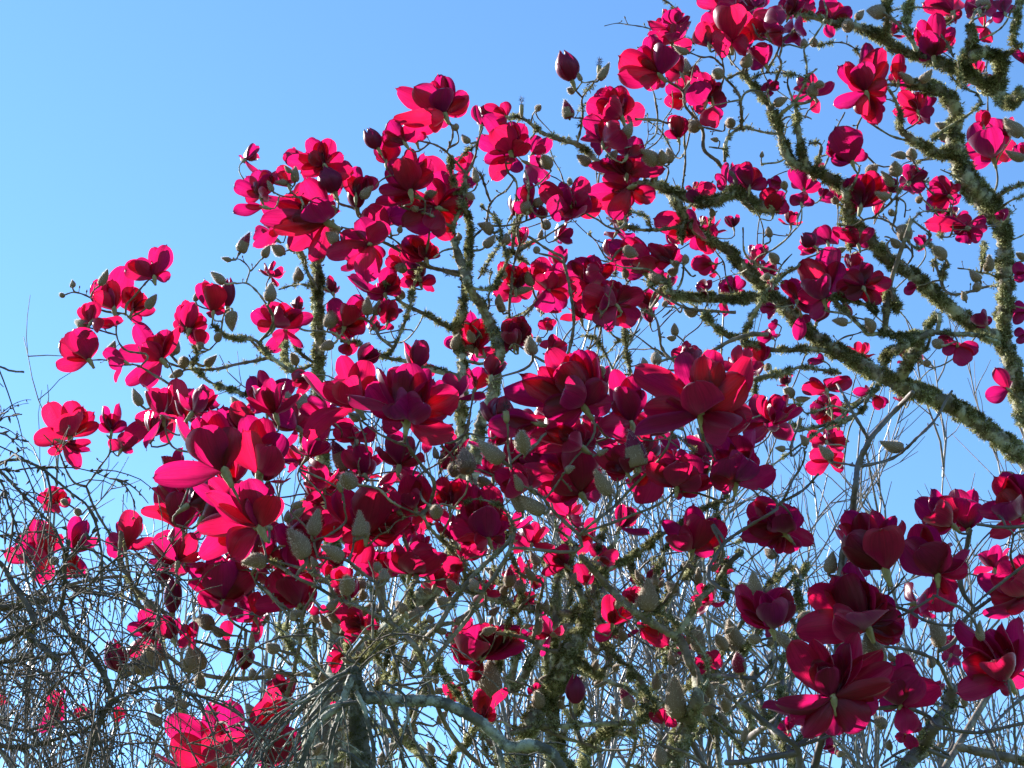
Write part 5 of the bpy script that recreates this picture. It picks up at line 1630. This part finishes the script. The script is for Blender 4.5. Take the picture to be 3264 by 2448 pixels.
# ---------------------------------------------------------------- weeping trees in front, lower left
def weeper(label, foot_px, d):
    p = at(*foot_px, d)
    foot = np.array([p[0], p[1], 0.0])
    return thing('weeping_tree', label, 'tree', foot, 'bare weeping trees in front'), p, foot

def traced(tile, pts, r0, r1, d0, d1):
    P = np.array([sp(tile, *q) for q in pts])
    S = catmull(np.c_[P, np.linspace(d0, d1, len(P))], 6)
    S[:, :2] += rs.normal(0, .5, (len(S), 2))
    Wd = np.array([at(*q) for q in S])
    R = np.linspace(r0, r1, len(S)) / ZOOM * K0 * S[:, 2]
    return Wd, R

def budded(mb, P, r, n):
    for _ in range(n):
        k = rs.integers(1, len(P) - 1)
        d = unit(unit(P[min(k + 1, len(P) - 1)] - P[k - 1]) + rs.normal(size=3) * .9)
        tube(mb, [P[k], P[k] + d * r * 2.2, P[k] + d * r * 4.6], [r * .9, r * 1.0, r * .2], 4)

def droop(mb, p, d, ln, r, g=.35, n=9, subs=3, lvl=0):
    P = [p]
    for i in range(n):
        d = unit(d + np.array([0, 0, -g / n * 1.6]) + rs.normal(size=3) * .09)
        P.append(P[-1] + d * ln / n)
    P = np.array(P)
    tube(mb, P, np.linspace(r, r * .4, len(P)), 4, 0, 0, True)
    budded(mb, P, r * .9, 3)
    if lvl < 2:
        for _ in range(subs):
            k = rs.integers(1, n)
            d2 = unit(unit(P[k + 1] - P[k]) + rs.normal(size=3) * .65)
            droop(mb, P[k], d2, ln * rs.uniform(.3, .6), max(.0014, r * .7), g, 6, 1, lvl + 1)

# the one reaching in from beyond the left edge
W1, p1, f1 = weeper('dark weeping tree reaching in from the left edge, a tangle of arching bare twigs', (-560, 2500), 3.5)
tm = MB()
head = at(-420, 1650, 3.5)
tp = np.array([f1 * (1 - s) + head * s + np.array([.04 * math.sin(6 * s), 0, 0]) for s in np.linspace(0, 1, 14)])
tube(tm, tp, np.linspace(.13, .075, 14), 10, .08)
tm.build('trunk', M['weep'], W1)
ARCH = [
 ('E', [(-320, 900), (-100, 700), (0, 655), (100, 627), (200, 640), (330, 705), (430, 790), (550, 890), (650, 965), (720, 1080), (760, 1300), (770, 1500)], 15, 6),
 ('E', [(-300, 820), (-100, 660), (0, 715), (120, 840), (200, 920), (300, 1030), (400, 1130), (450, 1230), (480, 1340), (480, 1659)], 13, 9),
 ('E', [(-200, 660), (0, 790), (60, 960), (110, 1100), (160, 1260), (220, 1430), (280, 1600)], 10, 6),
 ('E', [(0, 700), (100, 712), (250, 690), (420, 690), (560, 690), (700, 720), (830, 770), (970, 805)], 8, 3),
 ('E', [(-200, 1180), (0, 1200), (200, 1180), (380, 1160), (500, 1130)], 8, 4),
 ('E', [(-300, 900), (-100, 320), (0, 290), (60, 262)], 9, 6), ('E', [(-200, 560), (0, 335), (80, 300), (165, 285)], 8, 5),
 ('E', [(-300, 500), (0, 425), (80, 465), (215, 490)], 8, 5), ('E', [(0, 670), (60, 630), (130, 575), (195, 540)], 7, 4),
 ('A', [(-500, 1600), (-200, 1300), (0, 1350), (80, 1378), (180, 1388)], 9, 8),
 ('E', [(640, 1190), (560, 1320), (500, 1380), (420, 1560), (330, 1659)], 9, 7),
 ('I', [(-200, 0), (0, 110), (110, 290), (200, 420), (260, 560)], 17, 22), ('I', [(-300, 760), (0, 700), (150, 640), (300, 560), (430, 490), (480, 360), (490, 150), (520, -60)], 26, 13),
 ('I', [(-200, 470), (150, 430), (350, 390)], 30, 20), ('I', [(200, 640), (330, 760), (450, 830)], 26, 18),
 ('I', [(460, 480), (520, 620), (650, 760), (750, 900), (820, 1040), (830, 1150), (760, 1300), (640, 1659)], 24, 22),
 ('I', [(-300, 900), (0, 860), (250, 830), (480, 800), (560, 790)], 24, 10), ('I', [(830, 1150), (900, 1120), (1000, 1090), (1200, 1050), (1380, 1080), (1600, 1150), (1800, 1250), (2000, 1440)], 13, 9),
 ('I', [(-100, 1300), (150, 1370), (400, 1330), (700, 1260), (900, 1150)], 15, 8), ('I', [(-200, 1450), (100, 1500), (300, 1480), (600, 1380), (800, 1300)], 22, 9),
 ('I', [(0, 560), (150, 430), (330, 300), (480, 130), (600, 0), (740, -160)], 10, 4), ('I', [(0, 830), (200, 660), (350, 540)], 9, 6),
 ('I', [(500, 190), (700, 150), (850, 130), (1050, 60)], 6, 3), ('I', [(840, 390), (1000, 290), (1280, 240)], 6, 4), ('I', [(500, 370), (600, 360), (760, 410), (900, 330), (1100, 200), (1330, 180)], 6, 4),
 ('I', [(1200, 280), (1195, 460), (1210, 640), (1230, 740), (1300, 960), (1400, 1060)], 7, 5), ('I', [(1230, 720), (1160, 670), (1010, 600)], 5, 3),
 ('I', [(1420, 1480), (1560, 1430), (1800, 1320), (2130, 1200)], 6, 4), ('I', [(1560, 1150), (1640, 1290), (1750, 1450), (1850, 1620)], 9, 7),
]
tw, hubs = MB(), []
for i, (tile, pts, r0, r1) in enumerate(ARCH):
    d0 = 3.55 + .25 * math.sin(i * 2.1)
    P, R = traced(tile, pts, r0, r1, d0, d0 - .1)
    bm = MB()
    tube(bm, P, R, 7, .12)
    budded(bm, P, .0035, int(len(P) / 7))
    if r0 > 10 or i in (3, 4):
        hubs.append((P, R))
    for _ in range(int(len(P) / 10)):
        k = rs.integers(1, len(P) - 1)
        dd = unit(unit(P[k] - P[k - 1]) + rs.normal(size=3) * .7)
        droop(bm, P[k], dd, rs.uniform(.06, .26), rs.uniform(.0016, .003), .8, 7, 1, 1)
    b = bm.build('branch', M['weep'], W1)
    if r0 >= 20:
        mm = MB()
        moss_blades(mm, P, R, 1.5, K0 / ZOOM * 3.5, (8, 22))
        q = mm.build('moss', M['leafscale'], b, parent_at(W1), smooth=False)
        q['kind'] = 'stuff'
# the mass of drooping twigs
for _ in range(115):
    y = rs.uniform(0, 1) ** .55
    sx = rs.uniform(-80, 330 + 60 * y)
    sy = 1560 + 640 * y + (sx + 80) * rs.uniform(.2, .75)
    if sy > 2480 or rs.random() < .35: sy = rs.uniform(2120, 2480)
    d = rs.uniform(3.3, 4.0)
    p = at(sx, sy, d)
    dd = unit(np.array([rs.uniform(-.6, 1.0), rs.uniform(-.4, .4), rs.uniform(-.5, .9)]))
    droop(tw, p, dd, rs.uniform(.18, .5), rs.uniform(.0016, .0032), rs.uniform(.6, 1.6), 10, 2, 0)
o = tw.build('twigs', M['weep'], W1)
o['kind'] = 'stuff'

# the lichened one at the bottom middle
W2, p2, f2 = weeper('grey lichen crusted weeping tree at the bottom centre, drooping stems fanning from one knuckle', (sp('J', 1000, 2100)), 3.45)
tm = MB()
knuckle = at(*sp('J', 1020, 900), 3.5)
low = at(*sp('J', 1060, 1900), 3.5)
tp = np.vstack([[f2 * (1 - s) + low * s for s in np.linspace(0, 1, 8)], [low * (1 - s) + knuckle * s for s in np.linspace(.1, 1, 10)]])
tube(tm, tp, np.r_[np.linspace(.11, .045, 8), np.linspace(.034, .010, 10)], 10, .25)
tr_ = tm.build('trunk', M['lichen'], W2)
mm = MB()
moss_blades(mm, tp[8:], np.linspace(.034, .010, 10), 3.0, K0 / ZOOM * 3.5, (8, 20))
q = mm.build('moss', M['leafscale'], tr_, parent_at(W2), smooth=False); q['kind'] = 'stuff'
FAN = [
 ([(1000, 900), (870, 990), (720, 1090), (600, 1220), (450, 1380), (350, 1500), (200, 1659)], 17, 15), ([(960, 960), (840, 1090), (740, 1210), (640, 1340), (560, 1500), (480, 1700)], 18, 13),
 ([(1000, 960), (950, 1100), (900, 1290), (850, 1420), (830, 1700)], 30, 26), ([(1030, 1080), (1090, 1200), (1130, 1360), (1160, 1500), (1170, 1700)], 20, 15),
 ([(1120, 1020), (1200, 1160), (1280, 1290), (1350, 1430), (1400, 1700)], 20, 16), ([(1060, 880), (960, 820), (1040, 690), (1120, 590), (1200, 580)], 10, 5),
 ([(900, 980), (700, 1120), (420, 1270), (230, 1500), (60, 1700)], 12, 9), ([(1000, 1150), (760, 1300), (680, 1450), (600, 1700)], 26, 22),
 ([(560, 1659), (580, 1560), (660, 1520), (720, 1510)], 16, 12), ([(800, 1040), (560, 1010), (300, 1090), (100, 1200)], 7, 4),
 ([(1020, 880), (1100, 780), (1220, 650), (1260, 580)], 9, 4), ([(1060, 900), (1150, 820), (1300, 740), (1400, 700)], 8, 5), ([(1010, 900), (800, 860), (620, 920), (540, 980)], 6, 3),
 ([(1040, 870), (880, 760), (700, 660), (520, 640)], 6, 3), ([(1290, 760), (1340, 880), (1370, 1040)], 9, 6), ([(1590, 1120), (1500, 1250), (1400, 1400)], 6, 4),
 ([(1270, 1035), (1400, 1030), (1560, 1020), (1590, 1120)], 9, 10),
 ([(1100, 1130), (1220, 1130), (1330, 1150), (1450, 1150), (1600, 1150), (1720, 1180), (1850, 1240), (1980, 1320), (2080, 1410), (2160, 1480)], 50, 40),
 ([(2120, 1460), (2200, 1500), (2330, 1480), (2430, 1500), (2520, 1560), (2600, 1700)], 44, 40), ([(2070, 1400), (2110, 1540), (2150, 1700)], 26, 22),
 ([(1100, 1130), (1050, 1020), (1020, 920)], 44, 34), ([(900, 1510), (1000, 1560), (1120, 1650)], 12, 9), ([(1330, 1300), (1480, 1460), (1600, 1700)], 9, 7), ([(1750, 1290), (1900, 1420), (2100, 1640)], 7, 5),
]
for _ in range(10):
    ex, ey = rs.uniform(-200, 1700), 1720
    s0 = rs.uniform(-1, 1)
    x0, y0 = 1010 + s0 * 90 + max(0, ex - 1100) * .3, 930 + rs.uniform(0, 260)
    mid = [(x0 + (ex - x0) * q + rs.normal(0, 34), y0 + (ey - y0) * (q ** 1.45) + rs.normal(0, 24)) for q in (.22, .45, .7)]
    FAN.append(([(x0, y0)] + mid + [(ex, ey)], rs.choice([5, 7, 9, 12, 15]), 5))
for i, (pts, r0, r1) in enumerate(FAN):
    d0 = 3.5 + .12 * math.sin(i * 1.7)
    P, R = traced('J', pts, r0, r1, d0 if r0 < 40 else 3.5, d0 - .05 if r0 < 40 else 3.5)
    bm = MB()
    tube(bm, P, R, 10 if r0 > 20 else 7, .14)
    for _ in range(int(len(P) / 16)):
        k = rs.integers(1, len(P) - 1)
        dd = unit(unit(P[k] - P[k - 1]) + rs.normal(size=3) * .8)
        droop(bm, P[k], dd, rs.uniform(.06, .3), rs.uniform(.0016, .003), .5, 7, 1, 1)
    b = bm.build('branch', M['lichen'] if r0 > 9 else M['weep'], W2)
    if r0 > 15:
        mm = MB()
        moss_blades(mm, P[:max(6, int(len(P) * .45))] if r0 > 35 and i == 17 else P, R, .9 if r0 < 35 else 1.3, K0 / ZOOM * 3.5, (6, 16))
        q = mm.build('moss', M['leafscale'], b, parent_at(W2), smooth=False)
        q['kind'] = 'stuff'
